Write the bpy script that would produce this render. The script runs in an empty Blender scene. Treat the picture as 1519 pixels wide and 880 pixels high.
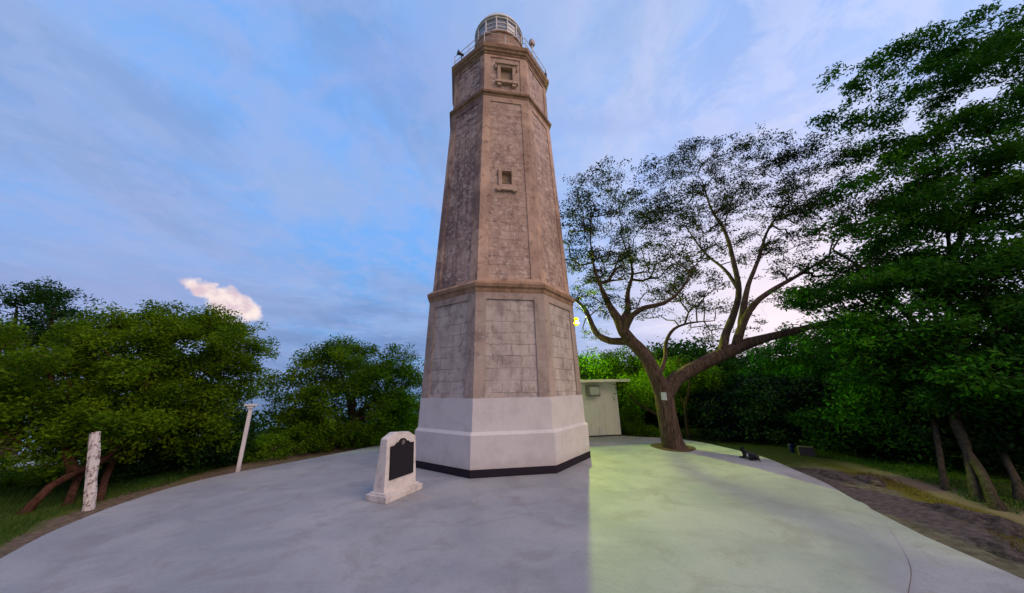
import bpy, bmesh, math, random
import numpy as np
from mathutils import Vector, Matrix
rng = np.random.default_rng(11)
random.seed(11)
R = math.radians
SC = bpy.context.scene
COL = SC.collection
S = 1.45                                   # everything is laid out in units of 1.45 m

# ------------------------------------------------------------------ camera
F, PITCH, ROLL, W, H, H0 = 464.64, R(16.1385), R(-0.9067), 1519, 880, 2.0
cam_d = bpy.data.cameras.new('camera'); cam = bpy.data.objects.new('camera', cam_d); COL.objects.link(cam)
cam_d.sensor_fit = 'HORIZONTAL'; cam_d.sensor_width = 36; cam_d.lens = F / W * 36
cam_d.clip_start = 0.05; cam_d.clip_end = 20000
fw = Vector((0, math.cos(PITCH), math.sin(PITCH))); up = Vector((0, -math.sin(PITCH), math.cos(PITCH))); rt = Vector((1, 0, 0))
r2 = rt * math.cos(ROLL) + up * math.sin(ROLL); u2 = up * math.cos(ROLL) - rt * math.sin(ROLL)
m = Matrix((r2, u2, -fw)).transposed().to_4x4(); m.translation = Vector((0, 0, H0 * S)); cam.matrix_world = m
SC.camera = cam

# ------------------------------------------------------------------ view, world, sun
SC.view_settings.view_transform = 'Standard'; SC.view_settings.look = 'None'
SC.view_settings.exposure = 0.0; SC.view_settings.gamma = 1; SC.view_settings.use_curve_mapping = False
SC.cycles.max_bounces = 6; SC.cycles.diffuse_bounces = 3; SC.cycles.glossy_bounces = 2
SC.cycles.transmission_bounces = 4; SC.cycles.transparent_max_bounces = 6
SC.cycles.sample_clamp_indirect = 4.0
SC.cycles.use_denoising = True


class NT:
    """tiny node-tree writer"""
    def __init__(s, tree): s.t = tree; s.t.nodes.clear()
    def n(s, typ, **kw):
        nd = s.t.nodes.new(typ)
        ins = kw.pop('ins', {})
        for k, v in kw.items(): setattr(nd, k, v)
        for k, v in ins.items():
            sock = nd.inputs[k]
            if isinstance(v, bpy.types.NodeSocket): s.t.links.new(v, sock)
            elif isinstance(v, bpy.types.Node): s.t.links.new(v.outputs[0], sock)
            else:
                if sock.type == 'RGBA' and len(v) == 3: v = (*v, 1)
                sock.default_value = v
        return nd
    def math(s, op, a, b=0.0, c=0.0, clamp=False):
        return s.n('ShaderNodeMath', operation=op, use_clamp=clamp, ins={0: a, 1: b, 2: c}).outputs[0]
    def vm(s, op, a, b=(0, 0, 0)):
        nd = s.n('ShaderNodeVectorMath', operation=op, ins={0: a, 1: b})
        return nd.outputs['Value'] if op in ('DOT_PRODUCT', 'LENGTH') else nd.outputs[0]
    def mix(s, f, a, b, blend='MIX'):
        nd = s.n('ShaderNodeMix', data_type='RGBA', blend_type=blend, clamp_factor=True)
        for sock, v in ((nd.inputs[0], f), (nd.inputs[6], a), (nd.inputs[7], b)):
            if isinstance(v, bpy.types.NodeSocket): s.t.links.new(v, sock)
            elif isinstance(v, (int, float)): sock.default_value = v
            else: sock.default_value = (*v, 1) if len(v) == 3 else v
        return nd.outputs[2]
    def noise(s, vec, scale, detail=4, rough=.55, dist=0.0):
        return s.n('ShaderNodeTexNoise', ins={'Vector': vec, 'Scale': scale, 'Detail': detail, 'Roughness': rough, 'Distortion': dist}).outputs[0]
    def ramp(s, f, stops):
        nd = s.n('ShaderNodeValToRGB', ins={0: f}); e = nd.color_ramp.elements
        while len(e) < len(stops): e.new(.5)
        for el, (p, c) in zip(e, stops):
            el.position = p; el.color = (c, c, c, 1) if isinstance(c, (int, float)) else (*c, 1)
        return nd.outputs[0]
    def step(s, x, lo, hi):
        return s.n('ShaderNodeMapRange', interpolation_type='SMOOTHSTEP', ins={0: x, 1: lo, 2: hi, 3: 0.0, 4: 1.0}).outputs[0]
    def mapping(s, vec, scale=(1, 1, 1), rot=(0, 0, 0), loc=(0, 0, 0)):
        return s.n('ShaderNodeMapping', ins={0: vec, 1: loc, 2: rot, 3: scale}).outputs[0]


def pix_ray(x, y):
    a = (x - W / 2) / F; b = (y - H / 2) / F
    c, s = math.cos(-ROLL), math.sin(-ROLL); a, b = a * c - b * s, a * s + b * c
    c, s = math.cos(PITCH), math.sin(PITCH)
    return np.array([a, c + b * s, s - b * c])
def gnd(x, y, z=0.0):
    r = pix_ray(x, y); t = (z - H0) / r[2]; return np.array([0, 0, H0]) + r * t
def at(x, y, Y):
    r = pix_ray(x, y); return np.array([0, 0, H0]) + r * (Y / r[1])

SUN_AZ = (0.80, -0.62); SUN_EL = R(42)
wd = bpy.data.worlds.new('World'); SC.world = wd; wd.use_nodes = True
w = NT(wd.node_tree)
tc = w.n('ShaderNodeTexCoord'); dvec = w.vm('NORMALIZE', tc.outputs['Generated'])
sx = w.n('ShaderNodeSeparateXYZ', ins={0: dvec})
el = w.math('MAXIMUM', sx.outputs[2], 0.0)
sky = w.n('ShaderNodeTexSky', sky_type='NISHITA', sun_disc=False, sun_elevation=SUN_EL, sun_rotation=math.atan2(SUN_AZ[0], SUN_AZ[1]))
grad = w.ramp(el, [(0.0, (.17, .32, .56)), (.12, (.16, .35, .67)), (.3, (.165, .395, .82)), (.55, (.185, .42, .90)), (1.0, (.20, .39, .80))])
grad = w.mix(w.step(sx.outputs[0], -.1, .8), grad, w.mix(.5, grad, (.50, .62, 1.0)))
base = w.mix(1.0, grad, w.mix(1.0, sky.outputs[0], (.004, .004, .004), 'MULTIPLY'), 'ADD')
# cloud deck: direction projected on a plane overhead
den = w.math('ADD', el, 0.16)
cp = w.n('ShaderNodeCombineXYZ', ins={0: w.math('DIVIDE', sx.outputs[0], den), 1: w.math('DIVIDE', sx.outputs[1], den), 2: 0.0}).outputs[0]
cpm = w.mapping(cp, (1.0, .62, 1), (0, 0, R(28)), (3.1, 1.7, 0))
n1 = w.noise(cpm, 1.1, 7, .56, .35); n2 = w.noise(cpm, 3.4, 6, .6, .3)
cl = w.step(w.math('ADD', w.math('MULTIPLY', n1, .68), w.math('MULTIPLY', n2, .32)), .43, .60)
# west glow, low on the right behind the trees
g0 = pix_ray(1160, 470); g0 = g0 / np.linalg.norm(g0)
gd = w.vm('DOT_PRODUCT', dvec, tuple(g0))
glow = w.math('POWER', w.math('MAXIMUM', gd, 0.0), 9.0)
glow2 = w.math('POWER', w.math('MAXIMUM', gd, 0.0), 30.0)
right = w.step(sx.outputs[0], -.25, .85)
ccol = w.mix(right, (.30, .43, .73), (.62, .70, .93))
col = w.mix(w.math('MULTIPLY', cl, .85), base, ccol)
n3 = w.noise(w.mapping(cp, (1.3, .7, 1), (0, 0, R(20)), (1, 9, 0)), 1.5, 6, .6, .4)
col = w.mix(w.math('MULTIPLY', w.step(n3, .47, .66), w.math('MULTIPLY', w.math('SUBTRACT', 1.0, w.math('MULTIPLY', right, .7)), .55)), col, (.185, .31, .60))
n4 = w.noise(w.mapping(cp, (1, 1, 1), (0, 0, R(40)), (5, 5, 0)), 6.5, 6, .62, .5)
col = w.mix(w.math('MULTIPLY', w.step(n4, .42, .62), .42), col, w.mix(right, (.34, .44, .75), (.70, .74, .95)))
thin = w.step(w.noise(w.mapping(cp, (.5, 1.5, 1), (0, 0, R(-35)), (7, 2, 0)), 2.2, 6, .6, .2), .5, .75)
col = w.mix(w.math('MULTIPLY', thin, .35), col, (.32, .40, .74))
col = w.mix(w.math('MULTIPLY', glow, .80), col, (.72, .70, .92))
gl2 = w.math('MULTIPLY', glow2, w.math('ADD', .45, w.math('MULTIPLY', n2, .9)))
col = w.mix(gl2, col, (1.0, .86, .92))
# darker blue-grey bank low over the sea
bank = w.math('MULTIPLY', w.math('SUBTRACT', 1.0, w.step(el, .05, .42)), w.math('SUBTRACT', 1.0, right))
strk = w.step(w.noise(w.mapping(dvec, (2.2, 2.2, 11)), 1.6, 5, .6, .2), .35, .65)
col = w.mix(w.math('MULTIPLY', bank, w.math('MULTIPLY', strk, .8)), col, (.135, .225, .47))
# lilac haze low on the left
l0 = pix_ray(150, 470); l0 = l0 / np.linalg.norm(l0)
lg = w.math('POWER', w.math('MAXIMUM', w.vm('DOT_PRODUCT', dvec, tuple(l0)), 0.0), 26.0)
col = w.mix(w.math('MULTIPLY', lg, .62), col, (.37, .42, .69))
# one sunlit cumulus head on the left
c0 = pix_ray(330, 446); c0 = c0 / np.linalg.norm(c0)
e1 = np.cross(c0, [0, 0, 1]); e1 /= np.linalg.norm(e1); e2 = np.cross(e1, c0)
cu = w.math('ADD', w.vm('DOT_PRODUCT', dvec, tuple(e1)), 0.0); cv = w.vm('DOT_PRODUCT', dvec, tuple(e2))
wob = w.math('MULTIPLY', w.math('SUBTRACT', w.noise(dvec, 26, 6, .62), .5), .055)
wob2 = w.math('MULTIPLY', w.math('SUBTRACT', w.noise(w.vm('ADD', dvec, (3, 5, 1)), 22, 6, .62), .5), .05)
cu = w.math('ADD', cu, wob); cv = w.math('ADD', w.math('ADD', cv, wob2), w.math('MULTIPLY', cu, .42))
def blob(u0, v0, ru, rv):
    a = w.math('DIVIDE', w.math('SUBTRACT', cu, u0), ru); b = w.math('DIVIDE', w.math('SUBTRACT', cv, v0), rv)
    return w.math('ADD', w.math('MULTIPLY', a, a), w.math('MULTIPLY', b, b))
q = w.math('MINIMUM', w.math('MINIMUM', blob(.030, .004, .046, .032), blob(-.028, .006, .050, .018)), blob(.008, -.010, .036, .034))
front = w.step(w.vm('DOT_PRODUCT', dvec, tuple(c0)), .5, .7)
cum = w.math('MULTIPLY', w.math('SUBTRACT', 1.0, w.step(q, .35, 1.25)), front)
ccu = w.mix(w.step(w.noise(dvec, 30, 4), .35, .65), (.72, .55, .60), (.98, .82, .76))
col = w.mix(w.math('MULTIPLY', cum, .92), col, ccu)
# unseen eastern sky behind the camera, set dimmer and dusky pink to cut blue fill
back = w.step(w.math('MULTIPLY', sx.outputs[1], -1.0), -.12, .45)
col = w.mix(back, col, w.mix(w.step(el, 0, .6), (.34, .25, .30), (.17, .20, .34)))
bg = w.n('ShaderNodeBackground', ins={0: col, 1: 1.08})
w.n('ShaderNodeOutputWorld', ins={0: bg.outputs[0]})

sun_d = bpy.data.lights.new('sun', 'SUN'); sun = bpy.data.objects.new('sun', sun_d); COL.objects.link(sun)
sun_d.energy = 1.9; sun_d.angle = R(50); sun_d.color = (1.0, .71, .53)
sv = Vector((SUN_AZ[0] * math.cos(SUN_EL), SUN_AZ[1] * math.cos(SUN_EL), math.sin(SUN_EL)))
sun.rotation_euler = sv.to_track_quat('Z', 'Y').to_euler(); sun.location = (0, -20, 60)


# ------------------------------------------------------------------ helpers
def tag(o, label=None, cat=None, group=None, kind=None):
    for k, v in (('label', label), ('category', cat), ('group', group), ('kind', kind)):
        if v: o[k] = v
    return o
def empty(name, loc, rz=0.0):
    o = bpy.data.objects.new(name, None); COL.objects.link(o); o.location = loc; o.rotation_euler.z = rz
    o.empty_display_size = .2
    return o
def link_mesh(name, me, mat, parent=None):
    o = bpy.data.objects.new(name, me); COL.objects.link(o)
    for mt in (mat if isinstance(mat, (list, tuple)) else [mat]): me.materials.append(mt)
    if parent: o.parent = parent
    return o
def np_mesh(name, V, Fc, mat, parent=None, face_attr=None, smooth=False, uv=None):
    """Fc: (n,k) array or list of tuples"""
    me = bpy.data.meshes.new(name)
    if isinstance(Fc, np.ndarray):
        n, k = Fc.shape
        me.vertices.add(len(V)); me.vertices.foreach_set('co', np.asarray(V, np.float32).ravel())
        me.loops.add(n * k); me.loops.foreach_set('vertex_index', Fc.astype(np.int32).ravel())
        me.polygons.add(n); me.polygons.foreach_set('loop_start', np.arange(0, n * k, k, dtype=np.int32))
        me.polygons.foreach_set('loop_total', np.full(n, k, np.int32))
        me.update(calc_edges=True)
    else:
        me.from_pydata([tuple(map(float, v)) for v in V], [], Fc); me.update()
    for an, vals in (face_attr or {}).items():
        a = me.attributes.new(an, 'FLOAT', 'FACE'); a.data.foreach_set('value', np.asarray(vals, np.float32))
    if uv is not None:
        ul = me.uv_layers.new(name='UVMap'); ul.data.foreach_set('uv', np.asarray(uv, np.float32).ravel())
    if smooth: me.polygons.foreach_set('use_smooth', np.ones(len(me.polygons), bool))
    return link_mesh(name, me, mat, parent)


class MB:
    """collects shapes in one bmesh, then links them as ONE mesh object"""
    def __init__(s): s.b = bmesh.new()
    def box(s, c, size, rot=None, bev=0.0, taper=1.0):
        g = bmesh.ops.create_cube(s.b, size=1.0); vs = g['verts']
        for v in vs:
            k = taper if v.co.z > 0 else 1.0
            v.co = Vector((v.co.x * size[0] * k, v.co.y * size[1] * k, v.co.z * size[2]))
        if bev:
            es = list({e for v in vs for e in v.link_edges})
            r = bmesh.ops.bevel(s.b, geom=es, offset=bev, segments=2, affect='EDGES', profile=.6)
            vs = list({v for f in r['faces'] for v in f.verts} | {v for v in vs if v.is_valid})
        M = Matrix.Translation(Vector(c)) @ (rot.to_4x4() if rot is not None else Matrix.Identity(4))
        for v in vs: v.co = M @ v.co
        return s
    def tube(s, pts, rad, n=8, cap=True):
        pts = [Vector(p) for p in pts]; rad = rad if hasattr(rad, '__len__') else [rad] * len(pts)
        rings = []; ref = None
        for i, p in enumerate(pts):
            t = (pts[min(i + 1, len(pts) - 1)] - pts[max(i - 1, 0)]).normalized()
            if ref is None: ref = Vector((1, 0, 0)) if abs(t.x) < .8 else Vector((0, 1, 0))
            a = (ref - t * ref.dot(t)).normalized(); ref = a; b = t.cross(a)
            rings.append([s.b.verts.new(p + (a * math.cos(q) + b * math.sin(q)) * rad[i]) for q in [2 * math.pi * k / n for k in range(n)]])
        for A, B in zip(rings, rings[1:]):
            for k in range(n): s.b.faces.new((A[k], A[(k + 1) % n], B[(k + 1) % n], B[k]))
        if cap: s.b.faces.new(rings[0][::-1]); s.b.faces.new(rings[-1])
        return s
    def poly_prism(s, pts, z0, z1, cap_bottom=True, bev=0):
        lo = [s.b.verts.new((x, y, z0)) for x, y in pts]; hi = [s.b.verts.new((x, y, z1)) for x, y in pts]
        n = len(pts)
        for k in range(n): s.b.faces.new((lo[k], lo[(k + 1) % n], hi[(k + 1) % n], hi[k]))
        s.b.faces.new(hi)
        if cap_bottom: s.b.faces.new(lo[::-1])
        return s
    def lathe(s, prof, c=(0, 0), n=8, a0=0.0, cap=True):
        rings = []
        for r, z in prof:
            rings.append([s.b.verts.new((c[0] + r * math.sin(a0 + 2 * math.pi * (k - .5) / n), c[1] - r * math.cos(a0 + 2 * math.pi * (k - .5) / n), z)) for k in range(n)])
        for A, B in zip(rings, rings[1:]):
            for k in range(n): s.b.faces.new((A[k], A[(k + 1) % n], B[(k + 1) % n], B[k]))
        if cap: s.b.faces.new(rings[0][::-1]); s.b.faces.new(rings[-1])
        return s
    def sphere(s, c, r, sub=2, scale=(1, 1, 1)):
        g = bmesh.ops.create_icosphere(s.b, subdivisions=sub, radius=r)
        for v in g['verts']: v.co = Vector((v.co.x * scale[0], v.co.y * scale[1], v.co.z * scale[2])) + Vector(c)
        return s
    def build(s, name, mat, parent=None, smooth=False):
        bmesh.ops.recalc_face_normals(s.b, faces=s.b.faces)
        me = bpy.data.meshes.new(name); s.b.to_mesh(me); s.b.free()
        if smooth: me.polygons.foreach_set('use_smooth', np.ones(len(me.polygons), bool))
        return link_mesh(name, me, mat, parent)


# ------------------------------------------------------------------ materials
def material(name, fn):
    mt = bpy.data.materials.new(name); mt.use_nodes = True; t = NT(mt.node_tree)
    sh = fn(t)
    t.n('ShaderNodeOutputMaterial', ins={0: sh.outputs[0] if isinstance(sh, bpy.types.Node) else sh})
    return mt
def prin(t, color, rough=.8, bump=None, bstr=.3, bdist=.02, metal=0.0, spec=.3, **kw):
    ins = {'Base Color': color, 'Roughness': rough, 'Metallic': metal, 'Specular IOR Level': spec}
    if bump is not None:
        ins['Normal'] = t.n('ShaderNodeBump', ins={'Height': bump, 'Strength': bstr, 'Distance': bdist}).outputs[0]
    ins.update(kw)
    return t.n('ShaderNodeBsdfPrincipled', ins=ins)
def objco(t): return t.n('ShaderNodeTexCoord').outputs['Object']

def m_concrete(t):
    p = objco(t)
    a = t.noise(p, .55, 6, .6, .4); b = t.noise(p, 6, 6, .65); c = t.noise(t.mapping(p, (1, 1, 1), loc=(9, 4, 0)), 1.6, 7, .68, .6)
    fine = t.noise(p, 60, 3, .6)
    col = t.mix(t.step(a, .35, .68), (.285, .305, .335), (.40, .41, .425))
    col = t.mix(t.math('MULTIPLY', t.step(c, .48, .66), .42), col, (.235, .215, .21))
    col = t.mix(t.math('MULTIPLY', t.step(b, .55, .8), .35), col, (.41, .40, .38))
    col = t.mix(t.math('MULTIPLY', t.step(t.noise(p, 15, 7, .78), .53, .68), .38), col, (.20, .19, .185))
    # long faint trowel / hose streaks
    stk = t.step(t.noise(t.mapping(p, (.35, 4.5, 1), (0, 0, R(-14))), 1.3, 5, .6, .5), .58, .74)
    col = t.mix(t.math('MULTIPLY', stk, .26), col, (.20, .19, .19))
    spk = t.step(t.noise(p, 42, 4, .8), .55, .68); col = t.mix(t.math('MULTIPLY', spk, .5), col, (.17, .16, .155))
    pale = t.step(t.noise(t.mapping(p, (1, 1, 1), loc=(3, 8, 0)), 38, 4, .75), .57, .70); col = t.mix(t.math('MULTIPLY', pale, .35), col, (.52, .51, .49))
    bump = t.math('ADD', t.math('MULTIPLY', b, .5), t.math('MULTIPLY', fine, .3))
    return prin(t, col, .72, bump, .25, .02, spec=.35)
M_CONC = material('concrete', m_concrete)

def m_white(dirty):
    def f(t):
        p = objco(t)
        a = t.noise(p, 2.2, 6, .62, .3); drip = t.noise(t.mapping(p, (7, 7, .7)), 1.5, 5, .6)
        col = t.mix(t.step(a, .4, .75), (.70, .69, .71), (.60, .59, .61))
        col = t.mix(t.math('MULTIPLY', t.step(drip, .55, .8), .30 * dirty), col, (.47, .42, .37))
        col = t.mix(t.math('MULTIPLY', t.step(t.noise(p, 22, 5, .7), .66, .74), .55 * dirty), col, (.33, .30, .28))
        zz = t.n('ShaderNodeSeparateXYZ', ins={0: p}).outputs[2]
        low = t.math('MULTIPLY', t.math('SUBTRACT', 1.0, t.step(t.math('ADD', zz, t.math('MULTIPLY', t.noise(p, 3.5, 6, .7), .5)), .30, .72)), .55)
        col = t.mix(low, col, (.42, .38, .36))
        col = t.mix(t.math('MULTIPLY', t.step(t.noise(t.mapping(p, (1, 1, 2.2), loc=(6, 6, 6)), 5, 6, .72, .5), .60, .70), .4), col, (.50, .47, .46))
        return prin(t, col, .6, t.math('ADD', t.noise(p, 9, 5, .6), t.math('MULTIPLY', a, .6)), .45, .025, spec=.3)
    return f
M_WHITE = material('white_paint', m_white(.55)); M_WHITE_D = material('worn_white_paint', m_white(1.3))
M_SHED = material('shed_plaster', lambda t: prin(t, t.mix(t.step(t.noise(t.mapping(objco(t), (5, 5, .9)), 1.6, 5, .6), .5, .8), (.80, .79, .74), (.60, .57, .50)), .8, t.noise(objco(t), 14, 4), .2))
M_BLACKBAND = material('black_paint', lambda t: prin(t, t.mix(t.step(t.noise(objco(t), 12, 5, .7), .6, .75), (.018, .014, .024), (.05, .042, .05)), .8))

def m_stone(upper):
    def f(t):
        uvn = t.n('ShaderNodeUVMap', uv_map='UVMap'); uv = uvn.outputs[0]
        panel = t.n('ShaderNodeAttribute', attribute_name='panel').outputs['Fac']
        dark_amt = t.n('ShaderNodeAttribute', attribute_name='face_darkness').outputs['Fac']
        p = objco(t)
        wn_ = t.n('ShaderNodeTexNoise', ins={'Vector': p, 'Scale': 1.6, 'Detail': 5.0, 'Roughness': .6}).outputs[1]
        wuv = t.vm('ADD', uv, t.vm('MULTIPLY', t.vm('SUBTRACT', wn_, (.5, .5, .5)), (.16, .11, 0)))
        fade = t.step(t.noise(t.mapping(p, (1, 1, 1), loc=(5, 1, 3)), 1.7, 5, .6), .36, .6)
        bk = t.n('ShaderNodeTexBrick', offset=.5, squash=1.0, ins={'Vector': wuv, 'Color1': (0, 0, 0), 'Color2': (1, 1, 1), 'Mortar': (.5, .5, .5), 'Scale': 1.0,
                 'Mortar Size': .009 if upper else .008, 'Mortar Smooth': .5, 'Bias': 0.0, 'Brick Width': .62 if upper else .50, 'Row Height': .285 if upper else .31})
        mortar = bk.outputs['Fac']; bid = t.n('ShaderNodeSeparateColor', ins={0: bk.outputs[0]}).outputs[0]
        big = t.noise(p, .8, 6, .62, .5); med = t.noise(t.mapping(p, (1, 1, .8), loc=(4, 4, 4)), 3.2, 7, .68, .4); fine = t.noise(p, 24, 5, .7)
        strk = t.noise(t.mapping(p, (5, 5, .45)), 1.2, 6, .62, .2)
        if upper:
            pil = t.mix(t.step(big, .35, .65), (.72, .52, .41), (.57, .40, .32))
            pan = t.mix(t.step(med, .35, .68), (.46, .33, .285), (.72, .56, .475))
            pan = t.mix(t.math('MULTIPLY', bid, .25), pan, (.42, .25, .18))
            col = t.mix(panel, pil, pan)
            col = t.mix(t.math('MULTIPLY', t.step(strk, .45, .72), t.math('MULTIPLY', dark_amt, .9)), col, (.105, .07, .085))
            col = t.mix(t.math('MULTIPLY', t.step(big, .40, .60), t.math('ADD', .16, t.math('MULTIPLY', dark_amt, .5))), col, (.15, .105, .115))
            wht = t.math('MULTIPLY', t.step(t.noise(t.mapping(p, (1, 1, 1.25), loc=(1, 8, 2)), 7, 7, .74, .4), .53, .60), t.math('ADD', .16, t.math('MULTIPLY', panel, .66)))
            col = t.mix(wht, col, (.74, .66, .63))
            top = t.step(t.n('ShaderNodeSeparateXYZ', ins={0: p}).outputs[2], 9.2, 11.2)
            rows = t.noise(t.mapping(t.vm('MULTIPLY', wuv, (1.6, 5.5, 1)), (1, 1, 1), loc=(3, 0, 0)), 1.0, 6, .66, .3)
            col = t.mix(t.math('MULTIPLY', t.math('MULTIPLY', panel, t.step(rows, .46, .60)), t.math('ADD', .12, t.math('MULTIPLY', top, .6))), col, (.66, .53, .49))
            dk = t.step(t.noise(t.mapping(p, (1, 1, 1), loc=(7, 3, 9)), 5, 7, .72, .4), .53, .64)
            col = t.mix(t.math('MULTIPLY', dk, .58), col, (.15, .10, .095))
        else:
            pil = t.mix(t.step(big, .35, .65), (.50, .41, .365), (.38, .31, .28))
            pan = t.mix(t.step(med, .36, .64), (.43, .37, .35), (.62, .56, .53))
            pan = t.mix(t.math('MULTIPLY', bid, .5), pan, (.66, .60, .57))
            col = t.mix(panel, pil, pan)
            col = t.mix(t.math('MULTIPLY', t.step(strk, .52, .74), .34), col, (.17, .135, .13))
            col = t.mix(t.math('MULTIPLY', t.step(t.noise(t.mapping(p, (1, 1, 1), loc=(3, 3, 1)), 2.4, 7, .7, .5), .5, .64), .5), col, (.19, .155, .15))
            wht = t.math('MULTIPLY', t.step(t.noise(p, 9, 7, .72, .3), .55, .64), .7)
            col = t.mix(wht, col, (.56, .53, .52))
            hole = t.step(t.noise(t.mapping(p, (1, 1, 1), loc=(2, 2, 7)), 5.5, 2, .4), .75, .80)
            col = t.mix(t.math('MULTIPLY', hole, .8), col, (.05, .045, .04))
        col = t.mix(t.math('MULTIPLY', mortar, t.math('MULTIPLY', t.math('MULTIPLY', fade, panel), .45 if upper else .85)), col, (.17, .13, .12))
        col = t.mix(t.math('MULTIPLY', t.step(fine, .58, .76), .32), col, (.18, .13, .11))
        hgt = t.math('ADD', t.math('MULTIPLY', med, .7), t.math('MULTIPLY', fine, .5))
        hgt = t.math('SUBTRACT', hgt, t.math('MULTIPLY', mortar, t.math('MULTIPLY', panel, .55)))
        return prin(t, col, .9, hgt, .75, .035, spec=.15)
    return f
M_STONE = material('weathered_stone', m_stone(False)); M_STUCCO = material('stained_masonry', m_stone(True))
def m_cornice(t):
    p = objco(t); a = t.noise(p, 2.5, 6, .65, .4)
    col = t.mix(t.step(a, .35, .68), (.32, .205, .14), (.46, .31, .215))
    col = t.mix(t.math('MULTIPLY', t.step(t.noise(t.mapping(p, (6, 6, 1)), 1.5, 5), .5, .75), .6), col, (.085, .06, .05))
    return prin(t, col, .9, t.noise(p, 12, 5, .65), .5, .02, spec=.15)
M_CORN = material('cornice_stone', m_cornice)
M_STUCCO_T = material('drum_plaster', lambda t: prin(t, t.mix(t.step(t.noise(objco(t), 3, 6, .65), .35, .7), (.38, .25, .20), (.54, .38, .31)), .9, t.noise(objco(t), 14, 4), .3))
M_TRIM = material('window_trim', lambda t: prin(t, t.mix(t.step(t.noise(objco(t), 5, 6, .65), .35, .7), (.48, .35, .28), (.68, .53, .45)), .9, t.noise(objco(t), 20, 4), .4))
M_SHUT = material('shutter', lambda t: prin(t, t.mix(t.noise(objco(t), 6, 4), (.33, .26, .19), (.42, .33, .25)), .8))
M_DARK = material('dark_void', lambda t: prin(t, (.012, .011, .012), .9))
M_METALW = material('white_metal', lambda t: prin(t, t.mix(t.step(t.noise(objco(t), 8, 4), .5, .8), (.78, .78, .79), (.55, .52, .50)), .45))
M_GLASS = material('lantern_glass', lambda t: prin(t, (.30, .36, .48), .08, spec=.6))
M_DOME = material('dome_metal', lambda t: prin(t, t.mix(t.noise(objco(t), 4, 4), (.78, .82, .86), (.86, .88, .9)), .4, spec=.5))
M_LENS = material('lens_brass', lambda t: prin(t, (.10, .085, .13), .3))
M_IRON = material('dark_metal', lambda t: prin(t, (.05, .05, .055), .5))
M_PINK = material('faded_plastic', lambda t: prin(t, (.58, .50, .52), .6))
M_BULB = material('lamp_lens', lambda t: t.n('ShaderNodeEmission', ins={0: (.76, 1.0, .0), 1: 31000.0}))
M_HALO = material('lamp_halo', lambda t: t.n('ShaderNodeEmission', ins={0: (.50, 1.0, .02), 1: 1.1}))
M_CORE = material('lamp_core', lambda t: t.n('ShaderNodeEmission', ins={0: (.95, 1.0, .55), 1: 60.0}))
M_BULB2 = material('lamp_bulb', lambda t: t.n('ShaderNodeEmission', ins={0: (.55, 1.0, .0), 1: 2200.0}))
M_STONEW = material('marker_stone', lambda t: prin(t, t.mix(t.step(t.noise(objco(t), 5, 6, .66, .3), .42, .72), (.72, .69, .67), (.50, .46, .44)), .8, t.noise(objco(t), 25, 5, .65), .35))
M_PLAQ = material('plaque_iron', lambda t: prin(t, t.mix(t.noise(objco(t), 20, 4), (.010, .010, .014), (.018, .016, .022)), .75, t.noise(objco(t), 60, 3), .15))
M_SEAL = material('plaque_seal', lambda t: prin(t, (.17, .16, .165), .5))
def m_post(t):
    p = objco(t); a = t.noise(t.mapping(p, (1, 1, .6)), 17, 6, .7, .6)
    return prin(t, t.mix(t.step(a, .49, .60), (.66, .635, .63), (.24, .17, .16)), .9, a, .6, .03)
M_POST = material('peeling_paint', m_post)

def m_bark(c1, c2):
    def f(t):
        p = objco(t); st = t.mapping(p, (5, 5, 1.1))
        a = t.noise(st, 3.0, 7, .68, .8); b = t.noise(p, 1.8, 4)
        col = t.mix(t.step(a, .33, .66), c1, c2); col = t.mix(t.math('MULTIPLY', t.step(b, .5, .7), .4), col, tuple(x * .6 for x in c1))
        return prin(t, col, .95, a, .8, .05, spec=.1)
    return f
M_BARK = material('bark_brown', m_bark((.045, .032, .025), (.155, .112, .088)))
M_BARKR = material('bark_reddish', m_bark((.045, .020, .013), (.11, .052, .036)))
M_BARKG = material('bark_pale', m_bark((.03, .026, .016), (.09, .075, .048)))

def m_leaf(cols, trans=.36):
    def f(t):
        k = t.n('ShaderNodeAttribute', attribute_name='tint').outputs['Fac']
        n = t.noise(objco(t), 1.15, 3)
        v = t.math('ADD', t.math('MULTIPLY', k, .7), t.math('MULTIPLY', t.math('SUBTRACT', n, .5), 1.7), clamp=True)
        col = t.ramp(v, [(0, cols[0]), (.5, cols[1]), (1, cols[2])])
        d = prin(t, col, .7, spec=.08)
        tr = t.n('ShaderNodeBsdfTranslucent', ins={0: t.mix(1.0, col, (1.5, 1.5, .55), 'MULTIPLY')})
        return t.n('ShaderNodeMixShader', ins={0: trans, 1: d.outputs[0], 2: tr.outputs[0]})
    return f
L_NEEM = material('leaf_olive', m_leaf(((.042, .105, .004), (.115, .215, .006), (.20, .29, .008))))
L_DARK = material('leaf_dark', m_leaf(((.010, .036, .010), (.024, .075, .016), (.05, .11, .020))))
L_RAIN = material('leaf_grey_green', m_leaf(((.014, .028, .016), (.030, .050, .020), (.055, .080, .026)), .2))
L_BIG = material('leaf_deep_green', m_leaf(((.018, .085, .010), (.048, .175, .014), (.10, .22, .016)), .22))
L_SHRUB = material('leaf_bright', m_leaf(((.06, .15, .005), (.12, .24, .008), (.19, .30, .014))))
L_BLUE = material('leaf_blue_green', m_leaf(((.006, .020, .014), (.014, .036, .026), (.030, .058, .040)), .15))
L_GRASS = material('grass_green', m_leaf(((.02, .065, .014), (.045, .115, .018), (.10, .15, .03)), .2))
L_GRASSY = material('grass_dry', m_leaf(((.10, .085, .015), (.17, .14, .018), (.24, .20, .04)), .2))

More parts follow.
